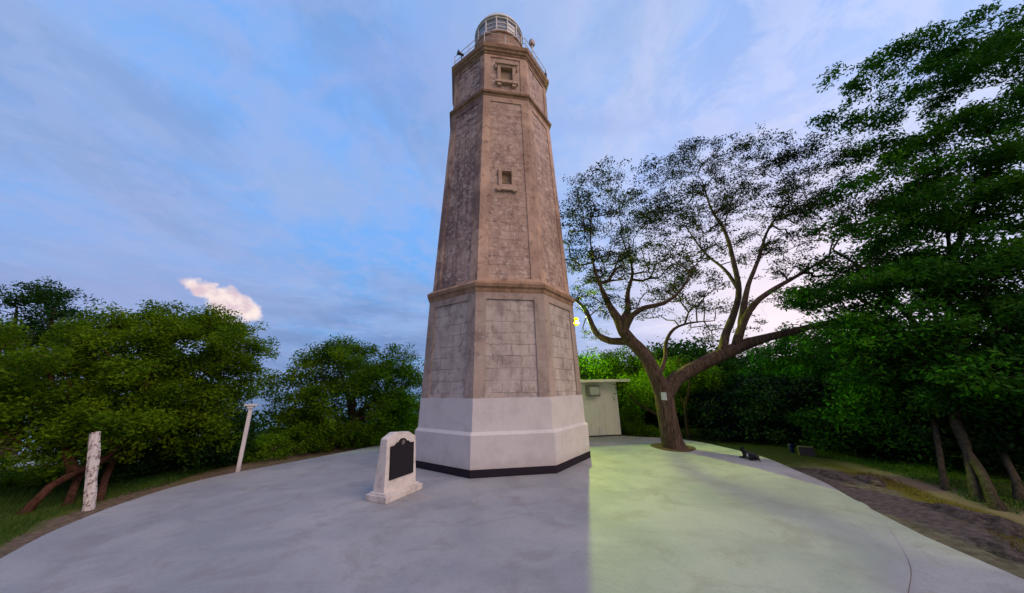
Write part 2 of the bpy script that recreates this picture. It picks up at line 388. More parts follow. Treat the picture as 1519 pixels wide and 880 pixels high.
def m_ground(t):
    p = objco(t); xyz = t.n('ShaderNodeSeparateXYZ', ins={0: p})
    dist = t.vm('LENGTH', t.vm('SUBTRACT', t.vm('MULTIPLY', p, (1, 1, 0)), (-.3, 9.4, 0)))
    n = t.noise(p, 1.3, 6, .65, .4); nf = t.noise(p, 9, 6, .7); rr = t.math('ADD', dist, t.math('MULTIPLY', t.math('SUBTRACT', n, .5), .8))
    soil = t.mix(t.step(nf, .35, .68), (.115, .085, .062), (.215, .17, .125))
    dark = t.mix(t.step(nf, .35, .65), (.075, .062, .056), (.15, .128, .115))
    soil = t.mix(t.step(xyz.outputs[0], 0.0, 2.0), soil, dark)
    sand = t.mix(nf, (.15, .115, .075), (.22, .175, .12))
    green = t.mix(nf, (.045, .08, .012), (.10, .13, .022)); yel = t.mix(nf, (.085, .07, .02), (.14, .115, .03))
    R_ = t.mix(t.step(rr, 8.1, 8.35), soil, yel); R_ = t.mix(t.step(rr, 8.75, 8.95), R_, sand); R_ = t.mix(t.step(rr, 9.35, 9.6), R_, green)
    L_ = t.mix(t.step(rr, 8.15, 8.45), soil, green); L_ = t.mix(t.math('MULTIPLY', t.step(n, .5, .65), .5), L_, (.10, .12, .02))
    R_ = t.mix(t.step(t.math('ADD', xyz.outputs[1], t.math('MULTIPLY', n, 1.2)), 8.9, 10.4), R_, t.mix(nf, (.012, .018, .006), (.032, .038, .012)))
    col = t.mix(t.step(xyz.outputs[0], -1, 1), L_, R_)
    return prin(t, col, .95, t.math('ADD', nf, n), .7, .06, spec=.1)
M_GROUND = material('ground_soil', m_ground)
M_SOIL = material('tree_pit_soil', lambda t: prin(t, t.mix(t.step(t.noise(objco(t), 14, 6, .7), .35, .65), (.075, .05, .032), (.17, .12, .075)), .95, t.noise(objco(t), 20, 5, .7), .8, .03, spec=.1))
M_RUBBLE = material('spoil_earth', lambda t: prin(t, t.mix(t.step(t.noise(objco(t), 8, 6, .7), .35, .65), (.045, .037, .033), (.15, .125, .11)), .95, t.noise(objco(t), 16, 6, .7), 1.0, .06, spec=.1))
M_SEA = material('sea_water', lambda t: prin(t, (.035, .10, .15), .18, t.noise(t.mapping(objco(t), (.02, .06, 1)), 1.0, 4), .3, 1.0, spec=.5))
M_ROAD = material('pale_road', lambda t: prin(t, t.mix(t.noise(objco(t), 1.5, 5), (.50, .48, .46), (.62, .6, .58)), .85))
M_BLUE = material('blue_plastic', lambda t: prin(t, (.008, .014, .09), .4))
M_BLOCK = material('grey_block', lambda t: prin(t, t.mix(t.noise(objco(t), 6, 5), (.04, .038, .038), (.07, .066, .064)), .9, t.noise(objco(t), 20, 4), .4))
M_GREY = material('casing_grey', lambda t: prin(t, (.20, .21, .20), .6))
M_GREYL = material('casing_front', lambda t: prin(t, (.47, .50, .52), .5))
M_TAGM = material('notice_plate', lambda t: prin(t, (.42, .55, .52), .5))
def m_dog(t):
    p = objco(t); d = t.vm('LENGTH', t.vm('MULTIPLY', t.vm('SUBTRACT', p, (.02, .09, .10)), (1.0, .5, .8)))
    d = t.math('ADD', d, t.math('MULTIPLY', t.math('SUBTRACT', t.noise(p, 18, 3), .5), .03))
    return prin(t, t.mix(t.step(d, .032, .045), (.58, .57, .58), (.011, .010, .013)), .6, t.noise(t.mapping(p, (40, 40, 40)), 1, 3), .4, .01)
M_DOG = material('dog_coat', m_dog)

# ------------------------------------------------------------------ setting: ground, sea, platform
def terrain():
    rad = np.concatenate([[0], np.linspace(3, 24, 40), np.geomspace(26, 9000, 34)]); nA = 128
    V, Fc = [], []
    for i, r in enumerate(rad):
        for k in range(nA):
            a = 2 * math.pi * k / nA; x, y = r * math.sin(a) - .3, r * math.cos(a) + 9.4
            z = -.11 + .035 * math.sin(1.3 * x + .4) * math.sin(1.1 * y)
            if r < 7.6: z = -.16
            s = (-.80 * (x + .3) + .60 * (y - 9.4))                       # seaward
            z -= 26 * max(0, min(1, (s - 16) / 70)) ** 1.2
            V.append((x, y, z))
    n = len(rad)
    for i in range(n - 1):
        for k in range(nA): Fc.append((i * nA + k, (i + 1) * nA + k, (i + 1) * nA + (k + 1) % nA, i * nA + (k + 1) % nA))
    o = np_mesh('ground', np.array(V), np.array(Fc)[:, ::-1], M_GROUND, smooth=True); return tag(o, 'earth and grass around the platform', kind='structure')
g = terrain(); del g['label']; g['kind'] = 'structure'
sea = MB(); sea.poly_prism([(9500 * math.cos(a), 9500 * math.sin(a)) for a in np.linspace(0, 2 * math.pi, 64, endpoint=False)], -13.2, -13.0)
tag(sea.build('sea', M_SEA), kind='structure')

def spline(pts, n=8, closed=True):
    P = np.array(pts, float); out = []
    N = len(P)
    for i in range(N if closed else N - 1):
        p0, p1, p2, p3 = (P[(i + k) % N] if closed else P[min(max(i + k, 0), N - 1)] for k in (-1, 0, 1, 2))
        for t in np.linspace(0, 1, n, endpoint=False):
            out.append(.5 * (2 * p1 + (p2 - p0) * t + (2 * p0 - 5 * p1 + 4 * p2 - p3) * t * t + (3 * p1 - p0 - 3 * p2 + p3) * t ** 3))
    if not closed: out.append(P[-1])
    return [tuple(p) for p in out]
crease = [(6.01, 6.38), (5.93, 6.09), (5.5, 5.48), (5.05, 4.93), (4.55, 4.37), (4.11, 3.99), (3.2, 3.35), (2.2, 2.85)]
plat = spline([(-6.1, 4.05), (-6.57, 4.73), (-7.02, 5.48), (-7.34, 6.34), (-7.47, 6.93), (-7.52, 7.89), (-7.22, 8.91), (-6.62, 9.9), (-5.8, 11.35), (-4.97, 12.79), (-3.6, 14.5), (-1.2, 16.0), (1.6, 16.3), (3.8, 15.2), (4.55, 14.12), (5.2, 13.65), (6.2, 13.2), (6.72, 12.15), (6.92, 11.11), (7.0, 10.36), (6.98, 9.5), (6.7, 8.4), (6.42, 7.34)] + crease + [(1.0, 2.45), (-.5, 2.35), (-2.2, 2.5), (-4.2, 2.9), (-5.4, 3.4)], 6)
b = MB(); b.poly_prism(plat, -.16, 0.0); tag(b.build('platform', M_CONC), kind='structure')
walk = spline(crease, 6, False)
wk = [(x + .003, y - .004) for x, y in walk] + [(1.0, .2), (1.6, -7), (5.0, -7), (5.15, 2.2), (5.31, 3.99), (5.38, 4.34), (5.51, 4.97), (5.76, 5.69)]
b = MB(); b.poly_prism(wk, -.16, -.014); tag(b.build('walkway', M_CONC), kind='structure')
b = MB(); pit = []
for k in range(40):
    a = 2 * math.pi * k / 40; rr = 1 + .05 * math.sin(3 * a + 1)
    pit.append((5.22 + .66 * rr * math.cos(a) + .05, 11.42 + .78 * rr * math.sin(a)))
b.poly_prism(pit, -.02, .006); tag(b.build('soil_pit', M_SOIL), kind='structure')

# pale road glimpsed beyond the left trees
A_, B_ = gnd(-40, 700, -.1), gnd(240, 686, -.1)
dv = (B_ - A_)[:2]; dv /= np.linalg.norm(dv); nv = np.array([-dv[1], dv[0]])
b = MB(); b.poly_prism([tuple(A_[:2] - dv * 20), tuple(B_[:2] + dv * .5), tuple(B_[:2] + dv * .5 + nv * .9), tuple(A_[:2] - dv * 20 + nv * .9)], -.2, -.04)
tag(b.build('road', M_ROAD), kind='structure')

# ------------------------------------------------------------------ lighthouse
CX, CY, ROT = -.4234, 10.689, R(9.4545)
TW = empty('lighthouse', (CX, CY, 0), ROT)
tag(TW, 'tall tapering octagonal stone lighthouse with white painted base and glazed lantern', 'lighthouse')
C8, T8 = math.cos(math.pi / 8), math.tan(math.pi / 8)
def shaft(name, z0, r0, z1, r1, pil, lintel, sill, depth, mat, dark_amt, holes=None):
    """octagonal tapered storey: each side a stepped grid of pilasters and a sunk panel, with openings"""
    V, Fc, UV, PA, MI = [], [], [], [], []
    for k in range(8):
        hs = (holes or {}).get(k, [])
        uw = lambda z: (r0 + (r1 - r0) * (z - z0) / (z1 - z0)) * C8 * T8
        us = {-1.0, 1.0, -pil, pil}; zs = {z0, z1, z1 - lintel}
        if sill: zs.add(z0 + sill)
        for (u0, u1, h0, h1, d) in hs:
            wv = uw((h0 + h1) / 2); us |= {u0 / wv, u1 / wv}; zs |= {h0, h1}
        us = sorted(us); zs = sorted(zs)
        def dep(i, j):
            u = (us[i] + us[i + 1]) / 2; z = (zs[j] + zs[j + 1]) / 2
            for (u0, u1, h0, h1, d) in hs:
                wv = uw((h0 + h1) / 2)
                if u0 / wv < u < u1 / wv and h0 < z < h1: return d
            if abs(u) < pil and z < z1 - lintel and z > z0 + (sill or 0): return depth
            return 0.0
        ang = k * math.pi / 4
        def pt(u, z, d):
            ap = (r0 + (r1 - r0) * (z - z0) / (z1 - z0)) * C8
            uu = u * ap * T8; a = ap - d
            return (a * math.sin(ang) + uu * math.cos(ang), -a * math.cos(ang) + uu * math.sin(ang), z), (uu + k * 7.3, z)
        def quad(q, pa):
            i0 = len(V)
            for (u, z, d) in q:
                v, t = pt(u, z, d); V.append(v); UV.append(t)
            Fc.append((i0, i0 + 1, i0 + 2, i0 + 3)); PA.append(pa); MI.append(dark_amt[k])
        nu, nz = len(us) - 1, len(zs) - 1
        D = [[dep(i, j) for j in range(nz)] for i in range(nu)]
        for i in range(nu):
            for j in range(nz):
                d = D[i][j]; pa = 1.0 if d > 0 else 0.0
                quad([(us[i], zs[j], d), (us[i + 1], zs[j], d), (us[i + 1], zs[j + 1], d), (us[i], zs[j + 1], d)], pa)
                if i + 1 < nu and D[i + 1][j] != d:
                    quad([(us[i + 1], zs[j], d), (us[i + 1], zs[j], D[i + 1][j]), (us[i + 1], zs[j + 1], D[i + 1][j]), (us[i + 1], zs[j + 1], d)], 0)
                if j + 1 < nz and D[i][j + 1] != d:
                    quad([(us[i], zs[j + 1], d), (us[i + 1], zs[j + 1], d), (us[i + 1], zs[j + 1], D[i][j + 1]), (us[i], zs[j + 1], D[i][j + 1])], 0)
    me_o = np_mesh(name, np.array(V), np.array(Fc), mat, TW, {'panel': PA, 'face_darkness': MI}, uv=np.array(UV))
    return me_o
def ring(name, prof, mat, parent=TW, n=8):
    b = MB(); b.lathe(prof, (0, 0), n); return b.build(name, mat, parent)
ring('plinth', [(2.70, 0.0), (2.705, .90), (2.64, .97), (2.60, .97)], M_WHITE)
b = MB(); b.lathe([(2.712, .002), (2.712, .172), (2.69, .172), (2.69, .002), (2.712, .002)], cap=False); b.build('base_band', M_BLACKBAND, TW)
ring('white_dado', [(2.628, .96), (2.60, 1.742), (2.55, 1.742)], M_WHITE)
# face order: k=0 faces the camera, k=1 right, k=7 left
FACE_DARK = [.10, .30, .5, .5, .5, .5, .9, .95]  # amount of dark streaks and patches per face, strongest on the left pair
shaft('lower_shaft', 1.735, 2.592, 4.62, 2.505, .70, .27, 0, .035, M_STONE, FACE_DARK)
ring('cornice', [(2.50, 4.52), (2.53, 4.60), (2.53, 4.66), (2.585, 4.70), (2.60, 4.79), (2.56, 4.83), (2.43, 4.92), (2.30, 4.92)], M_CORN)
shaft('upper_shaft', 4.90, 2.43, 12.02, 2.085, .68, .30, .10, .026, M_STUCCO, FACE_DARK,
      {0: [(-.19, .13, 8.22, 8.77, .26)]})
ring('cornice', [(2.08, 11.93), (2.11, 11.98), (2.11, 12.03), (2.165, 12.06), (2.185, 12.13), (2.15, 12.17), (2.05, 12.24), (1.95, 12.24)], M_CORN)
shaft('watch_room', 12.22, 2.05, 14.10, 2.025, .72, .20, .14, .03, M_STUCCO, FACE_DARK,
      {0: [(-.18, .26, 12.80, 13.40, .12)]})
ring('cornice', [(2.02, 13.98), (2.06, 14.03), (2.06, 14.08), (2.11, 14.12), (2.12, 14.20), (2.17, 14.25), (2.19, 14.40), (2.14, 14.44), (1.2, 14.45)], M_CORN)
ap = lambda r: -r * C8
# mid window: trim with shouldered sill, shutter and black plate standing in for the dark lower opening
wn = empty('window', (0, ap(2.245), 0)); wn.parent = TW
yy = -.0
def wbox(mbx, u0, u1, z0, z1, y0, y1, bev=.006): mbx.box(((u0 + u1) / 2, (y0 + y1) / 2, (z0 + z1) / 2), (u1 - u0, y1 - y0, z1 - z0), bev=bev)
b = MB(); wbox(b, -.30, -.19, 8.10, 8.80, -.045, .10); wbox(b, .13, .24, 8.10, 8.80, -.045, .10); wbox(b, -.19, .13, 8.12, 8.222, -.045, .10)
b.build('frame', M_TRIM, wn)
b = MB()
pts = [(-.37, 8.10), (-.37, 8.0), (-.33, 7.95), (-.24, 7.95), (-.19, 7.99), (.13, 7.99), (.18, 7.95), (.27, 7.95), (.31, 8.0), (.31, 8.10)]
lo = [b.b.verts.new((u, .09, z)) for u, z in pts]; hi = [b.b.verts.new((u, -.10, z)) for u, z in pts]
b.b.faces.new(lo); b.b.faces.new(hi[::-1])
for i in range(len(pts)): b.b.faces.new((lo[i], hi[i], hi[(i + 1) % len(pts)], lo[(i + 1) % len(pts)]))
b.build('sill', M_TRIM, wn)
b = MB(); wbox(b, -.185, .125, 8.40, 8.768, .17, .20, .004); b.build('shutter', M_SHUT, wn)
b = MB(); wbox(b, -.185, .125, 8.222, 8.40, .20, .235, .0); b.build('infill', M_DARK, wn)
b = MB(); b.tube([(.03, .13, 8.225), (.03, .13, 8.40)], .010, 6).tube([(.075, .13, 8.225), (.075, .13, 8.42)], .010, 6); b.build('bar', M_METALW, wn)
# blind window of the watch room
wn = empty('window', (0, ap(2.037), 0)); wn.parent = TW
b = MB(); wbox(b, -.30, -.18, 12.72, 13.46, -.05, .10); wbox(b, .26, .38, 12.72, 13.46, -.05, .10); wbox(b, -.18, .26, 13.40, 13.46, -.05, .10); wbox(b, -.18, .26, 12.72, 12.80, -.05, .10)
b.build('frame', M_TRIM, wn)
b = MB(); wbox(b, -.38, .46, 13.50, 13.58, -.10, .09); wbox(b, -.36, .44, 13.462, 13.498, -.065, .09); wbox(b, -.12, .20, 13.582, 13.64, -.08, .09)
wbox(b, -.38, -.33, 13.30, 13.46, -.06, .09); wbox(b, .41, .46, 13.30, 13.46, -.06, .09); b.build('lintel', M_TRIM, wn)
b = MB(); wbox(b, -.38, .46, 12.63, 12.715, -.09, .09); wbox(b, -.30, -.16, 12.52, 12.628, -.06, .09); wbox(b, .24, .38, 12.52, 12.628, -.06, .09); b.build('sill', M_TRIM, wn)
b = MB(); wbox(b, -.178, .258, 12.805, 13.395, .10, .125, .003); b.build('infill', M_SHUT, wn)
# lantern
ring('lantern_drum', [(1.17, 14.44), (1.14, 14.9), (1.12, 16.34), (1.17, 16.38), (1.17, 16.45), (1.0, 16.45)], M_STUCCO_T, TW, 24)
lr = empty('lantern_room', (0, 0, 16.45)); lr.parent = TW
NP = 14
ring('glazing', [(1.045, .0), (1.045, .92)], M_GLASS, lr, NP)
b = MB(); b.lathe([(1.06, .0), (1.135, .0), (1.135, .11), (1.06, .11), (1.06, .0)], (0, 0), NP, cap=False); b.lathe([(1.03, .85), (1.10, .85), (1.10, .93), (1.03, .93), (1.03, .85)], (0, 0), NP, cap=False); b.build('sill_ring', M_METALW, lr)
for k in range(NP):
    a = 2 * math.pi * (k - .5) / NP; x, y = 1.068 * math.sin(a), -1.068 * math.cos(a)
    b = MB(); b.tube([(x, y, .10), (x, y, .86)], .036, 6); b.build('mullion', M_METALW, lr)
for z in (.36, .60):
    b = MB(); b.lathe([(1.048, z), (1.062, z), (1.062, z + .05), (1.048, z + .05), (1.048, z)], (0, 0), NP, cap=False); b.build('glazing_bar', M_METALW, lr)
prof = [(1.06, .935), (1.12, .94), (1.12, .99), (1.08, 1.02)] + [(1.07 * math.cos(t_), 1.0 + .78 * math.sin(t_)) for t_ in np.linspace(.10, math.pi / 2 - .05, 12)]
b = MB(); b.lathe(prof, (0, 0), 32); b.tube([(0, 0, 1.75), (0, 0, 1.95)], .05, 8); b.build('dome', M_DOME, lr, smooth=True)
# gallery railing
gr = empty('gallery_railing', (0, 0, 14.44)); gr.parent = TW
cor = [(2.08 * math.sin((k - .5) * math.pi / 4), -2.08 * math.cos((k - .5) * math.pi / 4)) for k in range(9)]
b = MB()
for z in (.30, .58):
    for k in range(8): b.tube([(*cor[k], z), (*cor[k + 1], z)], .012, 6)
b.build('rail', M_METALW, gr)
for k in range(8):
    for t in (0, .5):
        x = cor[k][0] * (1 - t) + cor[k + 1][0] * t; y = cor[k][1] * (1 - t) + cor[k + 1][1] * t
        b = MB(); b.tube([(x, y, 0), (x, y, .59)], .014, 6); b.build('post', M_METALW, gr)
def gal(u, r, z):                      # point on the gallery: angle in face units
    a = ROT + u * math.pi / 4; return (CX + r * math.sin(a), CY - r * math.cos(a), z)
# small fittings on the gallery
t = empty('loudspeaker', gal(-1.2, 2.02, 14.45), ROT - R(70)); tag(t, 'small dark horn loudspeaker on the left edge of the lighthouse gallery', 'loudspeaker')
b = MB(); b.tube([(0, 0, 0), (0, 0, .20)], .02, 6); b.build('bracket', M_IRON, t)
b = MB(); b.tube([(0, .08, .24), (0, 0, .24), (0, -.10, .24), (0, -.17, .24)], [.05, .05, .06, .11], 10); b.build('horn', M_IRON, t)
t = empty('solar_beacon', gal(.72, 2.06, 14.45), ROT + R(30)); tag(t, 'pale boxy light fitting standing on the right corner of the gallery', 'light fitting')
b = MB(); b.tube([(0, 0, 0), (0, 0, .55)], .025, 6); b.build('stem', M_METALW, t)
b = MB(); b.box((0, 0, .66), (.20, .16, .22), bev=.02); b.build('housing', M_PINK, t)
t = empty('antenna', gal(1.42, 2.07, 14.45), 0); tag(t, 'short dark antenna stub at the far right tip of the gallery', 'antenna')
b = MB(); b.tube([(0, 0, 0), (0, 0, .42)], [.02, .012], 6); b.build('mast', M_IRON, t)
b = MB(); b.box((0, 0, .14), (.10, .10, .16), bev=.015); b.build('base_box', M_IRON, t)

# ------------------------------------------------------------------ shed behind the tower
d = np.array([math.cos(ROT), math.sin(ROT)]); shr = np.array([4.44, 14.08])
so = shr - d * 1.7
sh = empty('shed', (so[0], so[1], 0), ROT); tag(sh, 'small white flat roofed shed behind the lighthouse on the right', 'shed')
b = MB(); b.box((0, 1.3, 1.10), (3.4, 2.6, 2.10)); b.build('wall', M_SHED, sh)
b = MB(); b.box((.0, 1.3, .03), (3.37, 2.57, .06)); b.build('base_band', M_BLACKBAND, sh)  # dark strip for the gap under the wall
b = MB(); b.box((.12, 1.15, 2.20), (3.95, 3.30, .10), bev=.012); b.build('roof', M_SHED, sh)
vh = empty('vent_hood', (.55, -.002, 1.58)); vh.parent = sh
b = MB()
prof = [(.003, .0), (.003, .44), (-.22, .44), (-.27, .38), (-.27, .05), (-.23, .0)]
lo = [b.b.verts.new((-.26, y, z)) for y, z in prof]; hi = [b.b.verts.new((.26, y, z)) for y, z in prof]
b.b.faces.new(lo); b.b.faces.new(hi[::-1])
for q in range(6): b.b.faces.new((lo[q], hi[q], hi[(q + 1) % 6], lo[(q + 1) % 6]))
b.build('hood', M_GREY, vh)
b = MB(); b.box((.03, -.276, .215), (.40, .014, .30), bev=.004)
for q in range(5): b.box((.03, -.286, .10 + q * .055), (.36, .012, .016))
b.build('louvre', M_GREYL, vh)
b = MB(); b.tube([(.78, -.03, .1), (.78, -.03, .36)], .018, 6); b.tube([(.78, -.03, .36), (.78, .02, .36)], .018, 6); b.build('pipe', M_DOME, sh)

# floodlight on a mast at the back of the shed, mostly hidden by the tower
lq = at(854.5, 474, 15.4)
fl = empty('floodlight', tuple(lq), 0); tag(fl, 'glowing green yellow floodlight on a thin mast beside the right edge of the lighthouse', 'lamp')
aim = Vector((1.6, 4.6, 0)) - Vector(lq); aq = aim.to_track_quat('-Z', 'Y').to_matrix()
b = MB(); b.box(aq @ Vector((0, 0, -.045)), (.085, .085, .012), aq); b.build('lens', M_BULB, fl)
b = MB(); b.box(aq @ Vector((0, 0, .03)), (.20, .17, .12), aq, bev=.02); b.build('housing', M_IRON, fl)
b = MB(); b.box((-.13, -.08, -.03), (.012, .26, .26), bev=.003); b.build('light_stop', M_IRON, fl)  # added plate that keeps the flood off the ground left of the tower
b = MB(); b.sphere((.0, -.06, -.18), .105, 3); b.build('bulb', M_BULB2, fl, smooth=True)
b = MB(); b.lathe([(.165, -.012), (.18, .0), (.165, .012)], (0, 0), 28)
for v in b.b.verts: v.co = Vector((v.co.x, .20 + v.co.z, v.co.y - .12))
b.build('halo_disc', M_HALO, fl)  # glowing disc added to imitate the halo round the lamp
b = MB(); b.sphere((.0, -.155, -.185), .062, 3); b.build('hot_core', M_CORE, fl, smooth=True)  # white ball added before the bulb to imitate its bright centre
b = MB(); b.tube([(-.22, .14, -lq[2]), (-.22, .14, -.1), (-.02, .08, .03)], .022, 8); b.build('mast', M_IRON, fl)

# ------------------------------------------------------------------ marker stone
FL, FR, BL = np.array([-2.42, 6.57]), np.array([-2.06, 7.35]), np.array([-2.66, 6.78])
ux = (FR - FL) / np.linalg.norm(FR - FL); mid = (FL + FR) / 2
mk = empty('marker_stone', (mid[0], mid[1], 0), math.atan2(ux[1], ux[0]))
tag(mk, 'low white stone marker with a chamfered top on the platform before the lighthouse', 'monument')
# local: x along the face, -y towards viewer
def slab(pf, y0b, y0t, y1b, y1t, ht, name, mat, parent):
    b = MB(); f_ = lambda z, a, c: a + (c - a) * z / ht
    lo = [b.b.verts.new((x, f_(z, y0b, y0t), z)) for x, z in pf]; hi = [b.b.verts.new((x, f_(z, y1b, y1t), z)) for x, z in pf]
    n = len(pf); b.b.faces.new(lo); b.b.faces.new(hi[::-1])
    for i in range(n): b.b.faces.new((lo[i], hi[i], hi[(i + 1) % n], lo[(i + 1) % n]))
    o = b.build(name, mat, parent)
    md = o.modifiers.new('bevel', 'BEVEL'); md.width = .012; md.segments = 2; md.limit_method = 'ANGLE'
    return o
slab([(-.43, .10), (.43, .10), (.40, 1.02), (.20, 1.13), (-.20, 1.16), (-.40, 1.06)], .0, .07, .31, .24, 1.1, 'body', M_STONEW, mk)
b = MB(); b.box((0, .14, .055), (.99, .52, .11), bev=.012); b.box((0, .15, .125), (.92, .40, .03), bev=.008); b.build('base', M_STONEW, mk)
pq = empty('plaque', (0, 0, 0)); pq.parent = mk
pw = .325
top = [(pw, .92), (.27, .915), (.20, .93), (.17, .965), (.11, .97), (.09, 1.0), (.05, 1.025), (0, 1.03), (-.05, 1.025), (-.09, 1.0), (-.11, .97), (-.17, .965), (-.20, .93), (-.27, .915), (-pw, .92)]
slab([(-pw, .33), (pw, .33)] + top, -.022, .043, .03, .10, 1.1, 'plate', M_PLAQ, pq)
b = MB(); b.tube([(0, .028, .955), (0, .044, .956)], .045, 16); b.build('seal', M_SEAL, pq)
b = MB(); tl = [(-pw + .02, .35), (pw - .02, .35)] + [(x * .94, z - .018) for x, z in top]
pl3 = [(x, -.024 + .065 * z / 1.1, z) for x, z in tl]
for i in range(len(pl3)): b.tube([pl3[i], pl3[(i + 1) % len(pl3)]], .007, 5)
b.build('rim', M_PLAQ, pq)

# ------------------------------------------------------------------ posts on the left
pb = gnd(353, 699)
lp = empty('lamp_post', (pb[0], pb[1], -.12), R(25)); tag(lp, 'slim white post with a flat top plate at the left edge of the platform', 'post')
b = MB(); b.box((0, 0, .86), (.085, .085, 1.74), bev=.015); b.build('shaft', M_WHITE_D, lp)
b = MB(); b.box((0, 0, 1.755), (.29, .20, .045), bev=.012); b.build('top_plate', M_WHITE_D, lp)
b = MB(); b.box((0, 0, 1.70), (.15, .15, .06), bev=.01); b.build('collar', M_WHITE_D, lp)
pp = gnd(132, 748)
b = MB()
hs = np.linspace(-.15, 1.29, 9); rd = [.080, .077, .08, .075, .077, .072, .075, .07, .069]
b.tube([(-.25 * (z + .1) + .01 * math.sin(9 * z), .0, z) for z in hs], rd, 10)
for v in b.b.verts: v.co += Vector((random.gauss(0, .006), random.gauss(0, .006), random.gauss(0, .004)))
o = b.build('weathered_post', M_POST, smooth=False); o.location = (pp[0] + .03, pp[1], -.03)
tag(o, 'thick weathered post with peeling white paint among the left trees', 'post')

# ------------------------------------------------------------------ dog
A_, B_ = gnd(1099, 678), gnd(1131, 685.5); hd = (A_ - B_)[:2]; L = np.linalg.norm(hd); dc = (A_ + B_) / 2
k = L / .70
def skin(name, nodes, edges, mat, parent=None, sub=2, root=0):
    me = bpy.data.meshes.new(name); me.from_pydata([Vector(n[:3]) * k for n in nodes], edges, []); me.update()
    o = link_mesh(name, me, mat, parent)
    sk = o.modifiers.new('skin', 'SKIN')
    for i, n in enumerate(nodes):
        v = me.skin_vertices[0].data[i]; v.radius = (n[3] * k, (n[4] if len(n) > 4 else n[3]) * k); v.use_root = (i == root)
    o.modifiers.new('sub', 'SUBSURF').render_levels = sub; o.modifiers['sub'].levels = sub
    return o
nodes = [(-.10, 0, .105, .075, .085), (.03, 0, .115, .08, .09), (.15, 0, .125, .08, .095), (.21, 0, .17, .058, .062), (.255, 0, .215, .055, .052), (.305, 0, .205, .036, .038), (.35, 0, .192, .024, .026),
         (-.19, 0, .095, .07, .075), (-.255, .02, .06, .02), (-.32, .05, .025, .012), (-.385, .07, .018, .008),
         (.17, .06, .06, .036), (.20, .075, .028, .026), (.335, .075, .02, .021),
         (.17, -.06, .06, .036), (.20, -.075, .028, .026), (.335, -.06, .02, .021),
         (-.13, .09, .075, .05), (-.04, .125, .05, .035), (-.17, .135, .025, .02), (-.06, .145, .018, .018),
         (-.13, -.09, .075, .05), (-.04, -.125, .05, .035), (-.17, -.135, .025, .02), (-.06, -.145, .018, .018)]
edges = [(0, 1), (1, 2), (2, 3), (3, 4), (4, 5), (5, 6), (0, 7), (7, 8), (8, 9), (9, 10), (2, 11), (11, 12), (12, 13), (2, 14), (14, 15), (15, 16), (0, 17), (17, 18), (18, 19), (19, 20), (0, 21), (21, 22), (22, 23), (23, 24)]
dog = empty('dog', (dc[0], dc[1], 0.0), math.atan2(hd[1], hd[0])); tag(dog, 'black dog with a white patch lying on the concrete at the right', 'dog')
skin('body', nodes, edges, M_DOG, dog, 2, 0)
for sgn in (-1, 1):
    b = MB(); b.tube([Vector((.24, .03 * sgn, .24)) * k, Vector((.235, .042 * sgn, .285)) * k, Vector((.23, .05 * sgn, .325)) * k], [.024 * k, .018 * k, .002 * k], 8); b.build('ear', M_DOG, dog, smooth=True)

# ------------------------------------------------------------------ trees
def unit(v): return v / np.maximum(np.linalg.norm(v, axis=-1, keepdims=True), 1e-9)
def leaves(name, C, n_per, sig, L, Wd, mat, parent, flat=.6, droop=0.0, tint=None):
    C = np.asarray(C); sg = sig if np.ndim(sig) else np.array([sig, sig, sig * flat])
    P = np.repeat(C, n_per, 0); N = len(P)
    off = rng.normal(size=(N, 3)); off = off / np.maximum(1, np.linalg.norm(off, axis=1, keepdims=True) / 1.9); P = P + off * sg
    nrm = unit(rng.normal(size=(N, 3)) * .55 + np.array([0, 0, .75])); a = rng.normal(size=(N, 3)); a[:, 2] -= droop
    a = unit(a - nrm * (a * nrm).sum(1, keepdims=True)); bb = np.cross(nrm, a)
    s = rng.uniform(.7, 1.3, (N, 1)); l = L * s; wd = Wd * s * rng.uniform(.8, 1.2, (N, 1))
    V = np.stack([P - a * l / 2, P + bb * wd / 2 + a * l * .06 - nrm * wd * .12, P + a * l / 2, P - bb * wd / 2 + a * l * .06 - nrm * wd * .12], 1).reshape(-1, 3)
    tt = np.repeat(rng.uniform(.0, 1, len(C)), n_per) * .68 + rng.uniform(0, .32, N)
    return np_mesh(name, V, np.arange(4 * N).reshape(N, 4), mat, parent, {'tint': tt})
def resample(path, step=.25):
    P = np.array(path, float); out = []
    for i in range(len(P) - 1):
        p0, p1, p2, p3 = P[max(i - 1, 0)], P[i], P[i + 1], P[min(i + 2, len(P) - 1)]
        n = max(1, int(np.linalg.norm(p2[:3] - p1[:3]) / step))
        for t in np.linspace(0, 1, n, endpoint=False):
            out.append(.5 * (2 * p1 + (p2 - p0) * t + (2 * p0 - 5 * p1 + 4 * p2 - p3) * t * t + (3 * p1 - p0 - 3 * p2 + p3) * t ** 3))
    out.append(P[-1]); return np.array(out)
